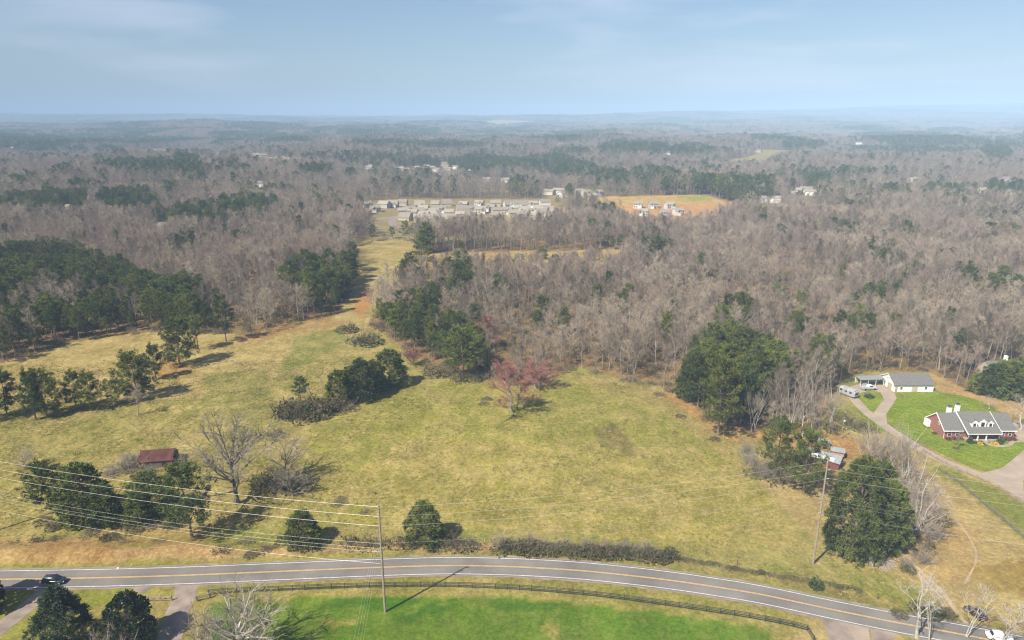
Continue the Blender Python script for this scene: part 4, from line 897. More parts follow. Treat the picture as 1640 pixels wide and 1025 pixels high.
# low dwelling behind the pines, its sheds
t = simple_house('cottage', 'low cottage with long grey roof and bright white panels half hidden by pines', 'cottage', 1316, 740, math.radians(-38), 10.0, 4.8, 2.2, 3.3, 'brown_wall', 'metal_roof', [(1.0, .8, .9, 1.0, 'y-'), (-2.2, .8, .9, 1.0, 'y-')])
for x in (-3.6, .6):
    MB().prismx([(-2.6, 2.27), (-1.4, 2.84), (-1.4, 2.89), (-2.6, 2.32)], x, x + 2.9).build('white_sheet', 'white_paint', t)
t = simple_house('small_shed', 'small pinkish open-fronted shed with patched flat roof', 'shed', 1317, 716, math.radians(-12), 3.2, 2.8, 2.0, 2.4, 'pink_block', 'metal_roof', [(.4, .05, 1.4, 1.6, 'y-')])
t = simple_house('small_shed', 'small pale shed with light metal roof beside the utility post', 'shed', 1340, 731, math.radians(-24), 3.4, 2.8, 2.2, 2.8, 'pink_block', 'metal_roof', [])
# house at the right edge behind the evergreens
t = simple_house('grey_house', 'grey-roofed house partly hidden behind dark evergreens', 'house', 1622, 600, math.radians(4), 24, 10, 2.8, 5.8, 'cream_wall', 'shingle', [(-6, .8, 1.2, 1.3, 'y-'), (-2, .8, 1.2, 1.3, 'y-'), (3, .8, 1.2, 1.3, 'y-')])
c = MB(); c.bevbox(-3.5, 1.0, 4.0, -2.4, 2.0, 7.2, .05); c.build('chimney', 'white_paint', t)

# ---- the new housing estate and other far houses
def estate_house(i, px, py, rz, L, D, ze, zr, label, group, wall='cream_wall'):
    p = at(px, py); t = thing('estate_house', label, 'house', (p.x, p.y, p.z), rz, group)
    gable_walls(MB(), -L / 2, L / 2, -D / 2, D / 2, -.5, ze, zr).build('wall', wall, t)
    r = gable_roof(MB(), -L / 2, L / 2, -D / 2, D / 2, ze, zr, .15, .4, .35).build('roof', 'far_roof', t)
    # front cross gable over the garage
    gx = L * (.22 if i % 2 else -.22); gw = L * .42; zg = ze * .98
    MB().prism([(gx - gw / 2, -.5), (gx + gw / 2, -.5), (gx + gw / 2, zg), (gx, zg + gw * .42), (gx - gw / 2, zg)], -D / 2 - 2.6, -D / 2 + .6).build('front_gable', wall, t)
    g = MB()
    for s in (-1, 1): g.prism([(gx + s * (gw / 2 + .3), zg - .25), (gx, zg + gw * .42 + .03), (gx, zg + gw * .42 + .18), (gx + s * (gw / 2 + .3), zg - .10)], -D / 2 - 2.9, 0)
    g.build('gable_roof', 'far_roof', r)
    MB().box(gx - gw * .36, -D / 2 - 2.68, .0, gx + gw * .36, -D / 2 - 2.61, 2.2).build('garage_door', 'white_paint', t)
    for x in (-.36, -.12, .12, .36):
        if abs(x * L - gx) < gw / 2 + .3: continue
        for z in ((1.0, 3.7) if ze > 4 else (1.0,)):
            MB().box(x * L - .55, -D / 2 - .05, z, x * L + .55, -D / 2 - .01, z + 1.4).build('window', 'window', t)
    if ze > 4: MB().box(gx - .7, -D / 2 - 2.66, 3.7, gx + .7, -D / 2 - 2.61, 5.0).build('window', 'window', t)
    for y in (-.25, .25):
        MB().box(L / 2 + .01, y * D - .5, 1.0, L / 2 + .05, y * D + .5, 2.4).build('window', 'window', t)
    return t
rows = [(331, [(590, 5), (612, 0), (632, 0), (648, 0), (671, 0), (695, 0), (717, 0), (745, 0), (768, 0), (793, 0), (815, 1), (829, 1), (844, 1), (857, 1), (869, 1)]),
        (339, [(602, 4), (655, 0), (681, 0), (706, 0), (735, 0), (757, 0), (783, 0), (837, 0), (860, 0), (878, 1)]),
        (347, [(660, 0), (690, 0), (722, 0), (822, 0), (845, 0), (872, 1), (888, 1)]),
        (343, [(645, 0), (670, 0), (694, 0), (745, 0), (768, 0), (795, 0), (815, 0)]), (351, [(650, 0), (680, 0), (738, 0), (757, 0), (835, 0), (858, 0)]), (355, [(668, 0), (692, 0), (708, 0), (727, 0)])]
struct(ribbon('estate_street', smooth_line([at(604, 352), at(640, 347), at(700, 343.5), at(780, 343), at(880, 342)], 8), -3.5, 3.5, .12, 'gravel'))
struct(ribbon('estate_street', smooth_line([at(634, 347), at(628, 356), at(640, 368)], 5), -4, 4, .16, 'gravel'))
k = 0
for (py, lst) in rows:
    for (px, kd) in lst:
        k += 1; R_ = random.Random(k)
        estate_house(k, px + R_.uniform(-4, 4), py + R_.uniform(-1.8, 1.8), R_.uniform(-.35, .35) + (math.pi if R_.random() < .35 else 0) + (.5 if px < 606 else 0), R_.uniform(9.4, 12), R_.uniform(8.5, 10), R_.choice((3.2, 4.4, 4.8)), R_.uniform(7.0, 7.9),
                     'white two-storey house at the wooded end of the estate' if kd == 1 else 'beige two-storey house with tan roof in the estate beyond the pasture lane', 'white houses in the estate' if kd == 1 else 'beige houses in the estate', 'siding' if kd == 1 else 'cream_wall')
for j, (px, py) in enumerate([(516, 357), (538, 360)]):
    estate_house(j, px, py, .3 * j, 12, 9, 3.2, 6.0, 'single-storey beige house among trees below the estate', 'low houses below the estate')
for j, (px, py) in enumerate([(1022, 333), (1046, 333), (1072, 334), (1030, 345), (1064, 347), (1086, 344)]):
    estate_house(j + 1, px, py, (j % 3 - 1) * .25, 9.5, 8.5, 4.6, 7.2, 'unfinished white house on the orange building site', 'houses on the building site', 'siding')
for j, (px, py) in enumerate([(928, 312), (938, 313), (958, 313), (900, 316)]):
    estate_house(j, px, py, .3 * j, 10, 9, 4.4, 7.6, 'white villa among pines behind the building site', 'villas behind the building site', 'siding')
def far_house_protos():
    out = []
    for i in range(3):
        t = thing('distant_house', 'tiny pale house glinting among the far bare woods', 'house', (0, 0, 0), 0, 'distant houses in the woods'); L, D = 13 + i, 9
        gable_walls(MB(), -L / 2, L / 2, -D / 2, D / 2, -1, 5.4, 8.4).build('wall', ('white_paint', 'cream_wall', 'siding')[i], t)
        gable_roof(MB(), -L / 2, L / 2, -D / 2, D / 2, 5.4, 8.4, .2, .4, .4).build('roof', 'far_roof', t); out.append(t)
    return out
fp = far_house_protos(); used = set()
for j, (px, py) in enumerate(FARH):
    o = fp[j % 3] if j % 3 not in used else copy_tree(fp[j % 3]); used.add(j % 3)
    q = at(px, py + 2); o.location = (q.x, q.y, q.z + .2); o.rotation_euler = (0, 0, random.uniform(-.7, .7)); s = .85 + min(.5, q.y / 6000); o.scale = (s, s, .85)

# ---------------------------------------------------------------- utility line
def utility_pole(px, py, topy, label, levels, side=1, loc=None, hgt=None):
    p = at(px, py) if loc is None else Vector(loc); h = tall(p, topy) if hgt is None else hgt
    t = thing('utility_pole', label, 'utility pole', (p.x, p.y, p.z))
    MB().tube([(0, 0, -.3), (0, 0, h * .5), (0, 0, h)], [.26, .22, .15], 10).build('shaft', 'pole_wood', t)
    pts = []
    for (z, s, L) in levels:
        zz = h - z; mb = MB(); mb.tube([(0, 0, zz), (s * L, -.02, zz + .08)], [.05, .05], 6)
        for q in range(4): mb.cyl((s * (L * .45 + q * .13), -.01, zz + .05), .13, .06, 'x', 8)
        mb.build('insulator', 'porcelain', t); pts.append(Vector((p.x + s * (L + .05), p.y, p.z + zz + .08)))
    for z in (8.6, 9.4):
        mb = MB(); mb.cyl((0, -.2, h - z), .06, .5, 'y', 6); mb.build('bracket', 'porcelain', t)
    return t, pts
LV = [(.5, 1, .7), (2.6, 1, .7), (4.7, 1, .7), (8.5, -1, .25), (9.6, -1, .25), (10.4, -1, .25), (13.0, -1, .3)]
pole1, A1 = utility_pole(617, 980, 809, 'tall grey utility pole standing inside the roadside paddock', LV)
pole2, A2 = utility_pole(1302, 903, 735, 'tall grey utility pole beside the big dense evergreen', LV)
pole0, A0 = utility_pole(0, 0, 0, 'tall utility pole at the outer end of the line', LV, loc=(-127, 139.5, 0), hgt=23)
pole3, A3 = utility_pole(0, 0, 0, 'tall utility pole beyond the junction of driveway and road', LV, loc=(161, 112, 0), hgt=24)
def wire(a, b, sag, r, label, group):
    mid = (a + b) / 2; pts = []
    for i in range(25):
        f = i / 24; q = a.lerp(b, f); q.z -= sag * 4 * f * (1 - f); pts.append(q - mid)
    o = MB().tube(pts, r, 4).build('power_line', 'wire', None, mid); return tag(o, label, 'cable', group)
for (P, Q, nm) in ((A0, A1, 'between the paddock pole and the outer pole'), (A1, A2, 'spanning the pasture between the two tall poles'), (A2, A3, 'crossing in front of the big dense evergreen')):
    for i in range(7):
        if nm.startswith('spanning') and i in (4, 6): continue
        wire(P[i], Q[i], 1.6 if i < 3 else 2.0, .0165 if i < 3 else (.009 if i < 6 else .014), ('upper power line ' if i < 3 else 'lower thin cable ') + nm, ('upper lines ' if i < 3 else 'lower cables ') + nm)
b1 = pole1.location
for i in range(4): wire(Vector((b1.x - .2, b1.y, A1[0].z - 3.2 - i * 1.5)), Vector((-19.0 + i * .7, 20, 24 - i * .5)), 1.0, .008, 'thin cable running from the paddock pole over the grass', 'cables over the paddock')
q = at(1347, 703); t = thing('service_post', 'short wooden service post with a white lamp by the sheds', 'utility pole', (q.x, q.y, q.z)); hh = tall(q, 668)
MB().tube([(0, 0, -.2), (0, 0, hh)], [.13, .1], 8).build('shaft', 'pole_wood', t)
MB().bevbox(.1, -.15, hh - 1.4, .5, .15, hh - 1.0, .08).build('lamp', 'white_paint', t)
wire(Vector((q.x, q.y, q.z + hh * .55)), Vector((q.x + 14, q.y - 16, 2.2)), .3, .02, 'slack cable sloping down from the short service post', None)
del q

# ---------------------------------------------------------------- fences
def board_fence(name, label, pxs, hgt=1.35, rails=(.3, .65, 1.0, 1.28), pitch=2.45, m_='fence_paint', pw=.07, rh=.055):
    line = smooth_line([at(*p) for p in pxs], .5); t = thing(name, label, 'fence', tuple(line[0]))
    o0 = line[0].copy(); d = 0; posts = [line[0]]
    for a, b in zip(line, line[1:]):
        d += (b - a).length
        if d >= pitch: posts.append(b); d = 0
    pm = MB().bevbox(-pw, -pw, -.15, pw, pw, hgt, .02).mesh('post', m_); rm = MB().box(0, -.028, -rh, 1, .028, rh).mesh('rail', m_)
    for i, p in enumerate(posts):
        z = float(height(p.x, p.y)); dn = (posts[min(i + 1, len(posts) - 1)] - posts[max(i - 1, 0)]); link('post', pm, t, p - o0 + Vector((0, 0, z - p.z)), math.atan2(dn.y, dn.x))
        if i + 1 < len(posts):
            q = posts[i + 1]; dv = q - p; L = math.hypot(dv.x, dv.y); az = math.atan2(dv.y, dv.x); nn = Vector((math.sin(az), -math.cos(az), 0)) * (pw + .03)
            for r in rails:
                o = link('rail', rm, t, p - o0 + nn + Vector((0, 0, r)), az); o.scale = (L - .004, 1, 1); o.rotation_euler = (0, random.uniform(-.006, .006), az)
    return t
board_fence('board_fence', 'long dark board fence curving along the paddock beside the road', [(335, 953), (370, 950), (440, 947), (560, 942), (680, 940), (760, 941.5), (840, 945.5), (930, 953), (1000, 961), (1100, 975), (1200, 990), (1270, 1004), (1296, 1012), (1304, 1030)])
board_fence('board_fence', 'dark board fence running down to the entrance through the green strip', [(1502, 752), (1530, 770), (1560, 795), (1590, 820), (1620, 845), (1660, 880)], 1.3, (.35, .75, 1.15), 2.6, 'fence_wood')
board_fence('board_fence', 'wooden fence beside the concrete driveway below the lawn', [(1478, 722), (1500, 736), (1545, 757), (1585, 775), (1615, 794), (1650, 818)], 1.2, (.4, .8, 1.1), 2.6, 'rail_wood')
board_fence('gate_fence', 'short brown fence beside the dark holly at the gravel entrance', [(238, 963), (257, 962), (275, 962)], 1.3, (.4, .8, 1.15), 2.2, 'rail_wood', .12)
board_fence('gate_fence', 'short weathered fence end across the gravel entrance from the holly', [(316, 963), (332, 959), (345, 956)], 1.3, (.4, .8, 1.15), 2.0, 'fence_wood', .14)
for sx in (1,):
    board_fence('rail_fence', 'low bleached rails beside the dirt track', [(1480, 936), (1502, 958), (1516, 974)], 1.0, (.5, .9), 2.8, 'dead_stick')
for i, (px, py) in enumerate([(1240, 920), (1356, 945), (1130, 888), (1180, 905), (1300, 932), (1405, 960), (762, 880), (560, 885), (500, 886), (905, 880), (1005, 886), (700, 882)]):
    p = at(px, py); o = MB().tube([(0, 0, -.2), (.03, 0, .7), (random.uniform(-.1, .1), .05, 1.35)], [.09, .085, .075], 7).build('fence_post', 'old_wood', None, tuple(p)); tag(o, 'weathered wooden post on the roadside edge of the pasture', 'post', 'pasture edge posts')

# ---------------------------------------------------------------- vehicles
def car(name, label, loc, rz, paint, L=4.7, Wd=1.86, Hh=1.68, kind='suv'):
    t = thing(name, label, 'car', loc, rz); hw = Wd / 2; hl = L / 2
    def loft(secs, mat_, nm, par):       # sections: (x, [(y,z)...half outline])
        V = []; F = []; n = len(secs[0][1])
        for x, o in secs: V += [(x, y, z) for y, z in o] + [(x, -y, z) for y, z in reversed(o)]
        m = 2 * n
        for i in range(len(secs) - 1):
            for k in range(m): F.append((i * m + k, i * m + (k + 1) % m, (i + 1) * m + (k + 1) % m, (i + 1) * m + k))
        F.append(tuple(range(m - 1, -1, -1))); F.append(tuple(range((len(secs) - 1) * m, len(secs) * m)))
        o = MB().add(V, F).build(nm, mat_, par)
        for p in o.data.polygons: p.use_smooth = True
        return o
    bl = Hh * .58
    def ob(w, zt, zb=.28): return [(w * .86, zb), (w, zb + .16), (w, zt - .16), (w * .93, zt - .03), (w * .72, zt)]
    secs = [(-hl, ob(hw * .80, bl * .93, .42)), (-hl + .12, ob(hw * .95, bl, .34)), (-hl + .7, ob(hw, bl + .02)), (hl * .30, ob(hw, bl + .01)), (hl * .72, ob(hw * .97, bl - .08)), (hl - .18, ob(hw * .90, bl - .2, .34)), (hl, ob(hw * .70, bl - .32, .42))]
    body = loft(secs, paint, 'body', t)
    def cb(w, z0, z1, wt): return [(w, z0), (w * .97, z0 + (z1 - z0) * .5), (wt, z1 - .06), (wt * .86, z1)]
    r0 = -hl + (.10 if kind == 'suv' else .75)
    loft([(r0, cb(hw * .9, bl - .05, bl + .1, hw * .86)), (r0 + .35, cb(hw * .93, bl - .05, Hh - .1, hw * .76)), (r0 + 1.0, cb(hw * .94, bl - .05, Hh, hw * .78)), (hl * .06, cb(hw * .94, bl - .05, Hh, hw * .78)), (hl * .22, cb(hw * .94, bl - .05, Hh - .08, hw * .76)), (hl * .52, cb(hw * .92, bl - .06, bl + .03, hw * .84))], paint, 'cabin', t)
    z0, z1 = bl + .06, Hh - .16
    for s in (-1, 1):
        V = [(r0 + .5, s * hw * .945, z0), (hl * .38, s * hw * .95, z0), (hl * .16, s * hw * .815, z1), (r0 + .55, s * hw * .815, z1)]
        MB().add(V, [(0, 1, 2, 3)]).build('side_window', 'window', t)
    MB().add([(hl * .525, -hw * .78, bl + .05), (hl * .525, hw * .78, bl + .05), (hl * .245, hw * .68, Hh - .09), (hl * .245, -hw * .68, Hh - .09)], [(0, 1, 2, 3)]).build('windscreen', 'window', t)
    MB().add([(r0 - .012, -hw * .74, bl + .1), (r0 - .012, hw * .74, bl + .1), (r0 + .33, hw * .66, Hh - .12), (r0 + .33, -hw * .66, Hh - .12)], [(0, 1, 2, 3)]).build('rear_window', 'window', t)
    for x in (-hl * .60, hl * .62):
        for s in (-1, 1):
            w = MB().cyl((0, 0, 0), .36, .24, 'y', 18).build('wheel', 'tyre', t, (x, s * (hw - .11), .36)); MB().cyl((0, s * .115, 0), .23, .03, 'y', 14).build('rim', 'rim', w)
    for s in (-1, 1):
        MB().bevbox(hl - .12, s * hw * .62 - .16, bl - .42, hl - .015, s * hw * .62 + .16, bl - .27, .02).build('headlight', 'lamp_clear', t)
        MB().bevbox(-hl - .01, s * hw * .66 - .12, bl - .35, -hl + .08, s * hw * .66 + .12, bl - .05, .02).build('tail_light', 'lamp_red', t)
        MB().bevbox(hl * .34, s * (hw + .09) - .08, bl + .04, hl * .40, s * (hw + .09) + .08, bl + .17, .02).build('mirror', paint, t)
        if kind == 'suv': MB().tube([(r0 + .6, s * hw * .66, Hh + .0), (r0 + .8, s * hw * .66, Hh + .06), (hl * .0, s * hw * .66, Hh + .06), (hl * .06, s * hw * .66, Hh - .01)], .025, 6).build('roof_rail', 'rim', t)
    return t
p = at(88, 933.2); p.z = .052; car('suv', 'dark blue-black sport utility car driving along the road', tuple(p), math.radians(1), 'navy_paint')
p = at(1561, 985); p.z = .025; car('car', 'dark maroon car parked on the dirt track by the junction', tuple(p), math.radians(112), 'maroon_paint', 4.3, 1.75, 1.5, 'sedan')
p = at(1600, 1024); p.z = .052; car('car', 'white car on the road below the pale bare trees', tuple(p), math.radians(-14), 'white_car', 4.6, 1.82, 1.5, 'sedan')
def camper():
    p = at(1357, 633); t = thing('camper', 'silver travel trailer parked at the end of the concrete drive', 'trailer', (p.x, p.y, p.z), math.radians(-62))
    b = MB(); b.prismx([(-1.2, .55), (1.2, .55), (1.25, 1.2), (1.2, 2.6), (1.0, 2.85), (-1.0, 2.85), (-1.2, 2.6), (-1.25, 1.2)], -2.6, 3.0); b.prismx([(-1.15, .75), (1.15, .75), (1.1, 2.1), (.95, 2.45), (-.95, 2.45), (-1.1, 2.1)], 3.005, 3.5); b.build('body', 'silver_paint', t)
    for x in (-1.8, 0, 1.9):
        for s in (-1, 1): MB().box(x - .45, s * 1.24 - .03, 1.5, x + .45, s * 1.24 + .03, 2.2).build('window', 'window', t)
    MB().box(3.502, -.8, 1.35, 3.53, .8, 2.0).build('window', 'window', t)
    MB().bevbox(-.4, -.4, 2.86, .5, .4, 3.1, .08).build('roof_vent', 'porcelain', t)
    for x in (-1.2, -.3):
        for s in (-1, 1): MB().cyl((x, s * 1.05, .36), .36, .24, 'y', 14).build('wheel', 'tyre', t)
    MB().tube([(3.5, 0, .6), (4.6, 0, .5)], .07, 6).build('drawbar', 'tyre', t)
camper()
def pickup():
    p = at(1391, 624); t = thing('pickup', 'pale silver pickup truck parked before the carport', 'truck', (p.x, p.y, p.z + .03), math.radians(4)); 
    b = MB(); b.bevbox(-2.7, -.95, .45, 2.7, .95, 1.1, .1); b.build('body', 'silver_paint', t)
    b = MB(); b.prism([(-.5, 1.101), (1.45, 1.101), (.95, 1.8), (-.35, 1.82)], -.82, .82); b.build('cab', 'white_car', t)
    b = MB(); b.box(-2.6, -.93, 1.101, -.55, -.83, 1.3); b.box(-2.6, .83, 1.101, -.55, .93, 1.3); b.box(-2.68, -.93, 1.101, -2.605, .93, 1.3); b.build('cargo_bed', 'silver_paint', t)
    for s in (-1, 1): MB().add([(-.3, s * .83, 1.2), (1.2, s * .83, 1.2), (.9, s * .83, 1.72), (-.22, s * .83, 1.72)], [(0, 1, 2, 3)]).build('side_window', 'window', t)
    MB().add([(1.43, -.74, 1.17), (1.43, .74, 1.17), (1.0, .7, 1.77), (1.0, -.7, 1.77)], [(0, 1, 2, 3)]).build('windscreen', 'window', t)
    for x in (-1.7, 1.75):
        for s in (-1, 1): MB().cyl((x, s * .86, .38), .38, .25, 'y', 14).build('wheel', 'tyre', t)
pickup()
def brush_pile():
    p = at(1410, 902); R = random.Random(5); b = MB()
    for k in range(170):
        a = R.uniform(0, 6.28); r = 2.2 * math.sqrt(R.random()); z = (1 - (r / 2.3) ** 2) * 1.5 * R.random() + .1; c = Vector((r * math.cos(a) * 1.3, r * math.sin(a), z)); d = Vector((R.gauss(0, 1), R.gauss(0, 1), R.gauss(0, .25))).normalized() * R.uniform(.6, 1.5)
        if c.z - abs(d.z) < .04: d.z *= .3
        b.tube([c - d, c + Vector((R.gauss(0, .1), R.gauss(0, .1), R.gauss(0, .08))), c + d], [R.uniform(.03, .07), .04, .015], 4)
    tag(b.build('brush_pile', 'dead_stick', None, tuple(p)), 'pile of bleached cut branches below the big dense evergreen', 'brush pile')
brush_pile()
for (px, py, s, lb) in ((139, 891, 1.3, 'long white scrap lying on the roadside bank'), (189, 910, .5, 'small white marker stone on the road verge'), (140, 1016, .8, 'pale boulder beside the spiky conifer'), (187, 956, .5, 'small pale stone in the grass beside the holly')):
    p = at(px, py); b = bmesh.new(); bmesh.ops.create_icosphere(b, subdivisions=2, radius=s * .5)
    for v in b.verts: v.co *= 1 + .3 * (vnoise(v.co.x * 4 + px, v.co.y * 4 + v.co.z * 3, 9) - .5); v.co.z = max(v.co.z * .6, -.05)
    me = bpy.data.meshes.new('stone'); b.to_mesh(me); b.free(); me.materials.append(M['white_paint' if 'white' in lb else 'stone']); tag(link('stone', me, None, (p.x, p.y, p.z + .02)), lb, 'stone')
# ---------------------------------------------------------------- single trees and shrubs of the foreground
random.seed(11)
PINES_LEFT = [(12, 668, 590, 46, 'pinelow2'), (58, 672, 588, 40, 'pinelow2'), (76, 668, 586, 52, 'pinelow'), (122, 655, 590, 34, 'pinelow2'), (146, 658, 592, 40, 'pinelow2'), (184, 652, 606, 36, 'pine2'), (222, 640, 556, 66, 'pinelow'), (250, 608, 548, 34, 'pinelow2'), (288, 585, 500, 58, 'pinelow'), (362, 547, 468, 40, 'pine2'), (318, 560, 502, 30, 'pine3'), (-20, 675, 590, 50, 'pinelow')]
for (x, y, ty, w, pr) in PINES_LEFT: plant_px(pr, 'pine_tree', x, y, ty, w, {'pinelow': 'broad deep-crowned', 'pinelow2': 'narrow', 'pine2': 'tall full-crowned', 'pine3': 'slim ragged'}[pr] + ' pine in the loose row across the tan pasture', 'tree', 'pasture row pines')
def T(pr, nm, x, y, ty, w, lb, grp=None, cat='tree', rz=None): return plant_px(pr, nm, x, y, ty, w, lb, cat, grp, rz)
T('pinelow', 'pine_tree', 80, 815, 733, 62, 'dark leaning pine on the clay bank nearest the lone small bare tree')
T('cedar0', 'evergreen_tree', 135, 828, 738, 86, 'broad rounded dark evergreen on the clay bank')
T('cedar1', 'evergreen_tree', 170, 838, 775, 56, 'low dark evergreen tucked under the broad rounded one')
T('pinelow', 'pine_tree', 245, 826, 752, 76, 'dark green pine directly below the rust-roofed barn')
T('pinewide', 'pine_tree', 308, 862, 736, 84, 'tall pine with pale trunk beside the spreading bare tree')
T('cedar1', 'evergreen_tree', 225, 835, 785, 50, 'small dark evergreen at the foot of the pines below the barn')
T('cedar0', 'evergreen_tree', 486, 872, 815, 56, 'small pyramidal evergreen standing alone near the roadside bank')
T('cedar1', 'cedar_tree', 681, 868, 802, 64, 'dense rounded cedar in the roadside hedgerow')
T('spread', 'bare_tree', 380, 806, 662, 164, 'large spreading bare tree with dark trunk casting a long shadow')
T('spread2', 'bare_tree', 455, 768, 688, 96, 'pale grey twiggy bare tree beside the large spreading tree')
T('spread2', 'bare_tree', 470, 795, 738, 72, 'low silvery bare tree leaning out over shaded grass')
T('spread2', 'bare_tree', 40, 752, 708, 42, 'small lone bare tree in the corner of the pasture')
T('bare1', 'bare_tree', 222, 665, 612, 40, 'small round grey bare tree before the pasture pines')
T('red0', 'red_maple', 820, 660, 573, 92, 'reddish budding maple standing forward in the pasture')
T('red1', 'red_maple', 858, 622, 572, 76, 'crimson budding maple at the woods edge')
T('red1', 'red_maple', 662, 585, 545, 40, 'reddish bare tree between the dark thicket and the pines')
T('red0', 'red_maple', 780, 560, 500, 50, 'tall dusky red bare tree inside the wood edge')
T('pinewide', 'pine_tree', 742, 606, 518, 66, 'broad pine with a pale trunk at the point of the wood')
for (x, y, ty, w) in ((545, 648, 590, 46), (580, 640, 572, 50), (625, 618, 557, 56), (600, 628, 575, 44), (560, 640, 585, 40)): T('cedar0' if x % 2 else 'cedar1', 'evergreen_tree', x, y, ty, w, 'dark rounded evergreen in the hedge-like thicket tongue of the pasture', 'thicket evergreens')
T('pine1', 'pine_tree', 482, 655, 602, 30, 'slim pine top poking out of the olive brush thicket')
for (x, y, ty, w, pr) in ((1150, 698, 562, 72, 'pinewide'), (1118, 652, 560, 56, 'pinewide'), (1200, 655, 545, 58, 'pine2'), (1165, 640, 540, 56, 'pine2'), (1230, 640, 555, 50, 'pine2'), (1135, 630, 548, 50, 'pine0'), (1185, 680, 575, 52, 'pinewide'), (1250, 625, 552, 44, 'pine0'), (1216, 648, 550, 54, 'pinelow2'), (1240, 655, 556, 50, 'pinelow2'), (1262, 640, 552, 46, 'pinelow2'), (1225, 620, 540, 44, 'pine2'), (1275, 628, 560, 40, 'pine2'), (1180, 625, 538, 48, 'pinelow2'), (1100, 640, 572, 40, 'cedar0')): T(pr, 'pine_tree', x, y, ty, w, {'pinewide': 'broad bushy', 'pinelow2': 'dense low-branched', 'pine2': 'tall full-crowned', 'pine0': 'slim', 'cedar0': 'low rounded'}[pr] + ' pine in the tall clump on the far corner of the pasture', 'corner clump pines')
T('pine2', 'pine_tree', 1322, 612, 534, 46, 'tall dark pine beside the camper clearing'); T('pine0', 'pine_tree', 1282, 575, 503, 40, 'tall dark pine above the brown bare thicket')
T('pinewide', 'pine_tree', 1240, 762, 664, 64, 'open pine standing among tan brush beside the cottage'); T('pinewide', 'pine_tree', 1287, 790, 682, 74, 'leaning pine with long bare grey trunk before the cottage')
T('bigcedar0', 'dense_evergreen', 1364, 888, 728, 94, 'huge dense dark evergreen beside the utility pole'); T('bigcedar1', 'dense_evergreen', 1412, 880, 768, 72, 'second dense evergreen on the flank of the huge one'); T('bigcedar1', 'dense_evergreen', 1395, 862, 735, 70, 'rounded evergreen crown behind the huge dense one')
for (x, y, ty, w, pr) in ((1392, 756, 684, 60, 'pale0'), (1425, 762, 672, 66, 'pale0'), (1445, 775, 690, 62, 'pale2'), (1410, 740, 676, 54, 'pale2')): T(pr, 'pale_tree', x, y, ty, w, 'pale many-stemmed bare tree between driveway and evergreen', 'pale trees by the driveway')
for (x, y, ty, w, pr) in ((1458, 820, 735, 76, 'pale2'), (1462, 862, 775, 92, 'pale2'), (1480, 840, 770, 70, 'bare3'), (1440, 830, 750, 60, 'pale0')): T(pr, 'pale_tree', x, y, ty, w, 'fan-branched bare tree on the flank of the huge evergreen', 'fan-branched trees by the evergreen')
for (x, y, ty, w, pr) in ((1205, 690, 608, 44, 'pale0'), (1265, 690, 612, 48, 'pale2'), (1300, 690, 600, 52, 'pale0'), (1330, 676, 606, 46, 'pale2'), (1235, 700, 640, 40, 'bare1'), (1310, 705, 645, 44, 'bare4'), (1285, 700, 630, 48, 'pale1')): T(pr, 'bare_tree', x, y, ty, w, 'grey bare tree in the thicket above the cottage', 'thicket trees above the cottage')
T('spruce', 'spruce_tree', 104, 1034, 938, 102, 'spiky dark conifer beside the lower concrete driveway'); T('holly', 'holly_tree', 212, 1030, 948, 80, 'dense rounded blackish holly beside the gravel entrance')
T('twigshrub', 'twiggy_shrub', 182, 1056, 985, 90, 'grey twiggy shrub before the holly', cat='shrub')
T('openpale', 'bare_tree', 392, 1050, 940, 165, 'wide pale bare tree in the paddock corner by the entrance'); T('openpale', 'bare_tree', 335, 1056, 980, 90, 'smaller grey bare tree by the gravel entrance')
T('holly', 'holly_tree', -48, 985, 880, 95, 'broad evergreen shading the road edge')
for (x, y, ty, w, pr) in ((1468, 1022, 912, 92, 'syc0'), (1545, 1020, 930, 60, 'syc1'), (1600, 1028, 950, 70, 'syc1'), (1490, 1030, 925, 60, 'syc1'), (1636, 1030, 960, 60, 'syc1')): T(pr, 'sycamore_tree', x, y, ty, w, 'white-barked bare sycamore by the road and dirt track', 'roadside sycamores')
T('pale1', 'bare_tree', 1634, 690, 628, 60, 'pale bare tree with forked trunk behind the brick house'); T('pale1', 'bare_tree', 1584, 655, 632, 26, 'small pale bare tree at the edge of the back lawn')
for (x, y, ty, w) in ((1588, 632, 580, 50), (1612, 636, 574, 52), (1636, 638, 576, 52), (1565, 628, 596, 34), (1600, 626, 576, 44), (1625, 630, 572, 46)): T('cedar0', 'evergreen_tree', x, y, ty, w, 'dark evergreen screening the grey-roofed house', 'screening evergreens')
T('gardenbush', 'island_shrub', 1392, 636, 628, 16, 'rounded shrub on the small lawn island by the barn', cat='shrub')
T('pine2', 'pine_tree', 676, 442, 374, 50, 'broad pine at the head of the pasture lane'); T('pinewide', 'pine_tree', 738, 448, 398, 44, 'dark pine beside the second small pasture'); T('bare2', 'bare_tree', 617, 391, 374, 14, 'tiny lone bare tree at the top of the pasture lane')
for (x, y, ty, w) in ((832, 430, 405, 20), (868, 428, 398, 30), (918, 430, 402, 18), (948, 430, 400, 24), (1048, 435, 376, 34)): T('pine3', 'pine_tree', x, y, ty, w, 'dark pine along the edge of the small back pasture', 'back pasture pines')
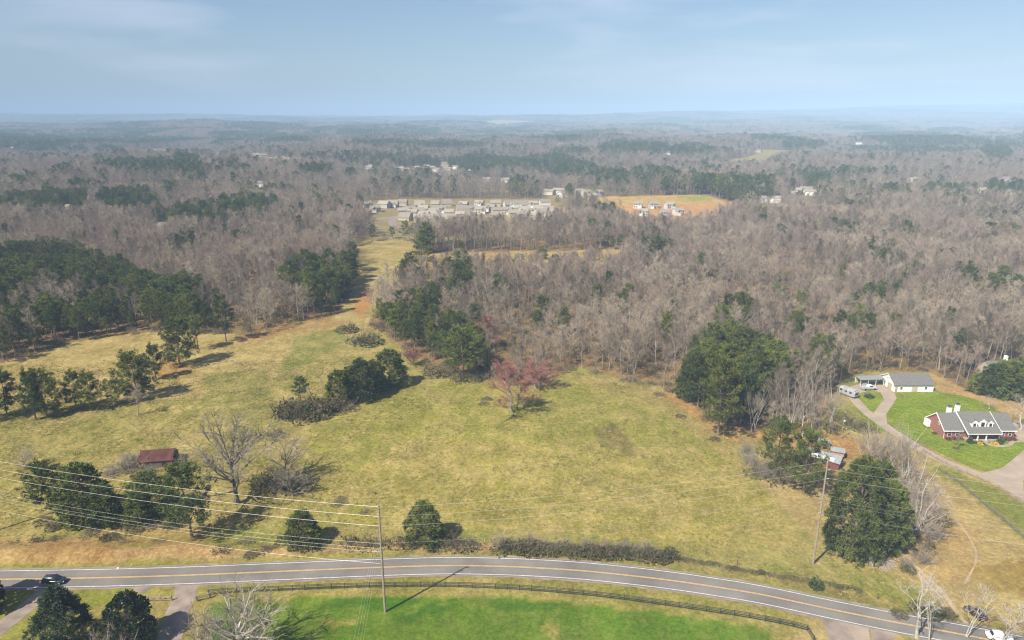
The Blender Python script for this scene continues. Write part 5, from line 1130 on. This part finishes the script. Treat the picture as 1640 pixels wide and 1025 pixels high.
for i, (x, y, ty, w, pr) in enumerate([(588, 384, 362, 16, 'bare2'), (597, 386, 358, 16, 'pine2'), (606, 383, 360, 18, 'bare3'), (629, 382, 362, 14, 'pine0'), (638, 384, 356, 18, 'bare1'), (648, 386, 352, 20, 'pine2'), (580, 388, 364, 18, 'bare4'), (570, 386, 366, 16, 'bare2'), (656, 384, 360, 18, 'bare0'), (664, 388, 356, 20, 'pine3'), (592, 380, 362, 14, 'bare4'), (645, 378, 360, 14, 'bare2')]):
    T(pr, 'pine_tree' if 'pine' in pr else 'bare_tree', x, y, ty, w, 'dark pine among the trees closing the head of the pasture lane' if 'pine' in pr else 'bare tree among the trees closing the head of the pasture lane', 'lane head pines' if 'pine' in pr else 'lane head bare trees')
# shrubs
SH = []
for i in range(30): f = i / 29; SH.append((800 + 268 * f + random.uniform(-5, 5), 882 + 12 * f ** 1.6 + random.uniform(-2, 2), 859 + 14 * f ** 2 + random.uniform(-9, 7), random.uniform(24, 44), 'shrub%d' % (1 + i % 3), 'dark brambly shrub in the roadside hedgerow', 'roadside hedgerow'))
for i in range(14): SH.append((806 + 18 * i + random.uniform(-8, 8), 876 + .5 * i, 853 + .8 * i + random.uniform(-9, 8), random.uniform(22, 36), 'twigshrub', 'grey twiggy bush in the roadside hedgerow', 'roadside hedgerow twigs'))
for (x, y, ty, w) in ((560, 872, 848, 34), (588, 876, 845, 36), (612, 874, 852, 30), (640, 875, 846, 40), (660, 876, 852, 30), (705, 874, 848, 44), (728, 876, 846, 44), (745, 877, 852, 40), (760, 878, 860, 28)): SH.append((x, y, ty, w, 'shrub%d' % (x % 4), 'brown brush clump beside the dense rounded cedar', 'brush beside the cedar'))
for (x, y, ty, w) in ((455, 668, 630, 44), (480, 672, 618, 56), (510, 664, 622, 54), (540, 658, 628, 44), (470, 662, 625, 50), (500, 655, 615, 50), (525, 655, 620, 44), (560, 655, 630, 36)): SH.append((x, y, ty, w, 'shrub%d' % (x % 4), 'olive-brown thicket shrub at the tip of the dark hedge', 'olive thicket shrubs'))
for (x, y, ty, w) in ((556, 530, 510, 40), (590, 550, 524, 50), (570, 548, 530, 40), (700, 600, 570, 44), (720, 602, 574, 40), (690, 595, 575, 34), (735, 612, 588, 34), (760, 610, 590, 30)): SH.append((x, y, ty, w, 'shrub%d' % (x % 3), 'tan brush at the mouth of the pasture lane', 'tan brush by the lane'))
for (x, y, ty, w) in ((205, 752, 722, 60), (240, 756, 740, 40), (292, 745, 722, 40), (215, 745, 718, 46), (180, 760, 742, 40)): SH.append((x, y, ty, w, 'twigshrub', 'brown brush crowding the rust-roofed barn', 'brush round the barn'))
for (x, y, ty, w) in ((440, 700, 678, 40), (400, 700, 682, 40), (425, 775, 745, 50), (450, 785, 750, 60), (480, 780, 745, 60), (420, 790, 768, 44)): SH.append((x, y, ty, w, 'shrub%d' % (x % 2), 'dark low brush below the large spreading bare tree', 'brush below the spreading tree'))
for i in range(34): SH.append((20 + i * 15 + random.uniform(-8, 8), 864 + random.uniform(-14, 26), 0, random.uniform(16, 34), 'shrub%d' % (i % 4), 'rough brown weed clump on the clay roadside bank', 'bank weeds'))
for i in range(14): SH.append((70 + i * 17, 842 + random.uniform(-8, 6), 0, 30, 'shrub%d' % ((i + 1) % 4), 'dim undergrowth at the foot of the bank evergreens', 'bank undergrowth'))
for i in range(30): f = i / 29; SH.append((1075 + 300 * f, 893 + 52 * f + random.uniform(-2, 2), 0, 15, 'shrub%d' % (i % 4), 'low dead weed tuft on the pasture edge beside the road', 'pasture edge weeds'))
SH.append((1307, 940, 920, 24, 'gardenbush', 'round green bush alone on the road verge', None))
for (x, y, ty, w) in ((1205, 745, 715, 46), (1225, 765, 728, 50), (1250, 775, 735, 46), (1210, 760, 735, 40), (1265, 770, 748, 40), (1195, 725, 700, 36)): SH.append((x, y, ty, w, 'twigshrub' if x % 2 else 'shrub0', 'tan scrub at the pasture end beside the cottage pines', 'scrub by the cottage pines'))
for (x, y, ty, w) in ((1450, 905, 885, 30), (1480, 880, 850, 40), (1495, 860, 830, 46), (1500, 835, 805, 46), (1475, 900, 870, 40), (1440, 800, 775, 50), (1460, 780, 755, 46), (1420, 775, 750, 40), (1470, 800, 770, 50)): SH.append((x, y, ty, w, 'twigshrub' if x % 4 else 'shrub0', 'brown scrub under the fan-branched trees', 'scrub under the fan-branched trees'))
for (x, y, ty, w) in ((1455, 915, 900, 24), (1490, 985, 965, 36), (1470, 975, 958, 30), (1515, 985, 970, 34), (1440, 985, 972, 28)): SH.append((x, y, ty, w, 'shrub2', 'green and brown weeds on the verge by the sycamores', 'weeds by the sycamores'))
for (x, y, ty, w) in ((1350, 680, 655, 40), (1370, 685, 660, 44), (1335, 690, 665, 36), (1390, 690, 672, 36)): SH.append((x, y, ty, w, 'shrub0', 'brown thicket between the service post and the drive', 'thicket by the service post'))
for (x, y) in ((545, 800), (548, 806), (585, 822), (540, 808)): SH.append((x, y, 0, 22, 'shrub0', 'small brown weed clump alone in the pasture', 'pasture weed clumps'))
for (x, y) in ((1055, 632), (1090, 668), (905, 618), (780, 640), (775, 648), (1145, 704)): SH.append((x, y, 0, 20, 'shrub1', 'small bush standing just outside the wood', 'bushes outside the wood'))
for (x, y, ty, w, pr, lb, g) in SH:
    p = at(x, y); hgt = tall(p, ty) if ty else w * mpp(p) * .42
    plant(pr, 'twiggy_shrub' if pr == 'twigshrub' else 'brush_shrub', (p.x, p.y, p.z - .03), hgt, w * mpp(p), lb, 'shrub', g)

# ---------------------------------------------------------------- the woods
def jitter_grid(y0, y1, sp, seed):
    R = np.random.default_rng(seed); ys = np.arange(y0, y1, sp); out = []
    for y in ys:
        hwid = 0.80 * y + 60; xs = np.arange(-hwid, hwid, sp); out.append(np.stack([xs + R.uniform(-.48, .48, len(xs)) * sp, y + R.uniform(-.48, .48, len(xs)) * sp], -1))
    return np.concatenate(out), R
def wood_points(y0, y1, sp, seed):
    P, R = jitter_grid(y0, y1, sp, seed); x, y = P[:, 0], P[:, 1]; z = height(x, y); bx, by = proj(x, y, z)
    ok = (by < np.interp(bx, _fx, _fy)) & ~open_mask(bx, by) & (bx > -190) & (bx < 1830) & ~clearing(x, y) & ~house_gap(bx, by, y)
    x, y, z, bx, by = x[ok], y[ok], z[ok], bx[ok], by[ok]
    pn = R.uniform(0, 1, len(x)) < pine_prob(x, y, z)
    return x, y, z, bx, by, pn, R
x, y, z, bx, by, pn, R = wood_points(195, 720, 5.4, 31)
cover = fbm(x / 60, y / 60, 71, 3); keep = R.uniform(0, 1, len(x)) < np.where(pn, .95, .52 + .48 * sstep(.34, .58, cover)); x, y, z, bx, by, pn = x[keep], y[keep], z[keep], bx[keep], by[keep], pn[keep]
dist = np.hypot(x, y); inview = (bx > -5) & (bx < 1645)
indiv = np.zeros(len(x), bool)
ib = np.where(inview & ~pn)[0]; ib = ib[np.argsort(dist[ib])][:270]; ip_ = np.where(inview & pn)[0]; ip_ = ip_[np.argsort(dist[ip_])][:235]
indiv[ib] = True; indiv[ip_] = True
hfac = (.74 + .56 * vnoise(x / 70, y / 70, 55)) * np.where(R.uniform(0, 1, len(x)) < .25, R.uniform(.5, .85, len(x)), 1)
for j in np.concatenate([ib, ip_]):
    s = float(hfac[j] * R.uniform(.82, 1.15)); px_ = bx[j]; loc = (float(x[j]), float(y[j]), float(z[j]) - .1)
    if pn[j]:
        lb, g = (('tall dark pine in the dense stand edging the tan pasture', 'plantation edge pines') if px_ < 420 else ('dark pine in the belt beside the narrow pasture lane', 'lane belt pines') if px_ < 800 else ('dark pine rising from the bare wood behind the open pasture', 'lone wood pines') if px_ < 1090 else ('dark pine in the wood around the barn and cottage', 'barn side pines'))
        pk = int(R.integers(0, 4)); lb = ('mid-crowned ', 'high-crowned ', 'deep-crowned ', 'ragged ')[pk] + lb.replace('tall ', '')
        plant('pine%d' % pk, 'pine_tree', loc, 18 * s * .92, 6.6 * s * R.uniform(.9, 1.3), lb, 'tree', g)
    else:
        lb, g = (('slender bare hardwood in the wood edging the tan pasture', 'bare trees by the tan pasture') if px_ < 590 else ('slender bare hardwood in the wood behind the open pasture', 'bare trees behind the pasture') if px_ < 1180 else ('slender bare hardwood in the wood behind the white barn', 'bare trees behind the barn'))
        bk = -1 if R.uniform() < .008 else int(R.integers(0, 5)) if R.uniform() < .45 else int(vnoise(x[j] / 45, y[j] / 45, 57) * 4.99)
        lb = lb.replace('slender bare', ('narrow tan-twigged bare', 'narrow pinkish-twigged bare', 'dark-twigged bare', 'broader tan-twigged bare', 'broader pinkish-twigged bare', 'red-budded')[bk])
        plant('red1' if bk < 0 else 'bare%d' % bk, 'bare_tree', loc, (18 if bk >= 0 else 12) * s, None, lb, 'tree', g)
rest = ~indiv; n = int(rest.sum()); pr_ = pn[rest]; rr = R.uniform(0, 1, n)
idx = np.where(pr_, 5 + R.integers(0, 4, n), np.where(rr < .008, 9, np.where(R.uniform(0, 1, n) < .45, R.integers(0, 5, n), (vnoise(x[rest] / 45, y[rest] / 45, 57) * 4.99).astype(int)))); s = hfac[rest] * R.uniform(.82, 1.15, n); sw = s * np.where(pr_, R.uniform(.95, 1.35, n), R.uniform(.9, 1.15, n)); s = s * np.where(pr_, .92, 1)
scatter('woodland', 'grey leafless wood with scattered pines stretching beyond the pasture', np.stack([x[rest], y[rest], z[rest] - .1], -1), idx, R.uniform(0, 6.28, n), np.stack([sw, sw, s], -1), COL_NEAR)
x, y, z, bx, by, pn, R = wood_points(195, 430, 6.5, 35); n = len(x); s = R.uniform(.5, 1.6, n)
scatter('underbrush', 'brown leafless underbrush on the woodland floor', np.stack([x, y, z - .05], -1), 10 + R.integers(0, 2, n), R.uniform(0, 6.28, n), np.stack([s * 1.2, s * 1.2, s], -1), COL_NEAR)
x, y, z, bx, by, pn, R = wood_points(720, 2500, 7.2, 32); kp = pn | (R.uniform(0, 1, len(x)) < .66 + .34 * sstep(.36, .58, fbm(x / 75, y / 110, 73, 3))); x, y, z, bx, by, pn = [q_[kp] for q_ in (x, y, z, bx, by, pn)]; n = len(x); s = (.74 + .55 * vnoise(x / 70, y / 70, 55)) * R.uniform(.7, 1.15, n); sw = s * R.uniform(1.0, 1.35, n)
scatter('middle_woodland', 'hazy leafless woods around the housing estate', np.stack([x, y, z - .2], -1), np.where(pn, 4 + R.integers(0, 3, n), np.where(R.uniform(0, 1, n) < .5, R.integers(0, 4, n), (vnoise(x / 90, y / 90, 57) * 3.99).astype(int))), R.uniform(0, 6.28, n), np.stack([sw, sw, s], -1), COL_MID)
x, y, z, bx, by, pn, R = wood_points(2500, 9500, 27, 33); n = len(x); s = R.uniform(.85, 1.2, n)
scatter('far_woodland', 'blue hazy woods rolling to the horizon', np.stack([x, y, z - .4], -1), np.where(pn, 3 + R.integers(0, 3, n), R.integers(0, 3, n)), R.uniform(0, 6.28, n), np.stack([s * 1.25, s * 1.25, s], -1), COL_FAR)

# rough grass tussocks over the pastures and verges
def tussock(seed, n=16, h=.34, rad=.3, w=.035):
    R_ = np.random.default_rng(seed); V, F = [], []
    for k_ in range(n):
        a_ = R_.uniform(0, 6.28); r_ = rad * R_.uniform(0, 1); p_ = np.array([r_ * math.cos(a_), r_ * math.sin(a_), 0]); d_ = np.array([math.cos(a_) * .55, math.sin(a_) * .55, 1]) + R_.normal(0, .3, 3); sd_ = unit(np.cross(d_, [0.3, .2, 1])) * w
        o_ = len(V); V.extend([p_ - sd_, p_ + sd_, p_ + d_ * h * R_.uniform(.5, 1.1)]); F.append((o_, o_ + 1, o_ + 2))
    return V, F
M['straw_blade'] = mat('straw_blade', (0.3, 0.23, 0.1), 0.95, .15, 2.0, objvar=.25, tint=[(0.26, 0.205, 0.075), (0.36, 0.285, 0.115), (0.30, 0.24, 0.085)])
M['green_blade'] = mat('green_blade', (0.1, 0.12, 0.02), 0.95, .15, 2.0, objvar=.25, tint=[(0.115, 0.13, 0.018), (0.16, 0.16, 0.03), (0.095, 0.12, 0.014)])
COL_GRASS = proto_coll('grass_tussock', [to_mesh(f'tussock{i}', *tussock(500 + i), ['straw_blade' if i < 2 else 'green_blade']) for i in range(4)])
P, R = jitter_grid(88, 262, .82, 81); x, y = P[:, 0], P[:, 1]; z = height(x, y); bx, by = proj(x, y, z)
rd = by - np.interp(bx, [p[0] for p in ROAD_PX], [p[1] for p in ROAD_PX])
dens = fbm(x / 7, y / 5, 83, 3); ok = (by > np.interp(bx, _fx, _fy) + 3) & (bx > -60) & (bx < 1700) & (by < 1060) & (np.abs(rd) > 21) & ~((rd > 30) & (bx < 1130) & (R.uniform(0, 1, len(x)) < .75)) & (R.uniform(0, 1, len(x)) < np.clip((dens - .30) * 2.6, .05, 1)) & ~((bx > 1330) & (by < 800)) & ~((bx > 1420) & (by < 960) & (R.uniform(0, 1, len(x)) < .9)) & ~inpoly(bx, by, [(-60, 930), (330, 930), (330, 1060), (-60, 1060)]) & ~inpoly(bx, by, [(1300, 975), (1450, 990), (1450, 1060), (1300, 1060)])
x, y, z, bx, by, rd, dens = [q_[ok] for q_ in (x, y, z, bx, by, rd, dens)]; n = len(x)
greenish = np.where((bx > 1200) & (rd < -40), .12, 0) + np.where((bx > 1200) & (rd < -40), 0, 1) * np.where(rd > 20, 1.0, np.where(rd > -40, .5, .42 + .5 * (fbm(x / 22, y / 22, 85, 3) - .5)))
gi_ = np.where(R.uniform(0, 1, n) < greenish, 2, 0) + R.integers(0, 2, n); s = R.uniform(.5, 1.25, n) * np.where(rd > 20, .65, 1) * np.where(R.uniform(0, 1, n) < .012, 2.3, 1)
tu = scatter('pasture_grass', 'rough straw and green grass tussocks covering the pasture', np.stack([x, y, z - .02], -1), gi_, R.uniform(0, 6.28, n), np.stack([s * 1.2, s * 1.2, s * .8], -1), COL_GRASS); tu['category'] = 'grass'

# ---------------------------------------------------------------- the air
def haze():
    o = MB().box(-60000, -900, -75, 60000, 60000, 360).mesh('haze', [])
    m = bpy.data.materials.new('haze'); m.use_nodes = True; nt = m.node_tree; nt.nodes.clear()
    out = nt.nodes.new('ShaderNodeOutputMaterial'); v = nt.nodes.new('ShaderNodeVolumePrincipled'); v.inputs['Density'].default_value = HAZE_DENSITY; v.inputs['Color'].default_value = (0.52, 0.735, 1.0, 1); v.inputs['Anisotropy'].default_value = -0.3
    nt.links.new(v.outputs['Volume'], out.inputs['Volume']); o.materials.append(m)
    h = link('haze', o); h['kind'] = 'stuff'; h['label'] = 'pale blue haze filling the air over the valley'; h['category'] = 'haze'
haze()
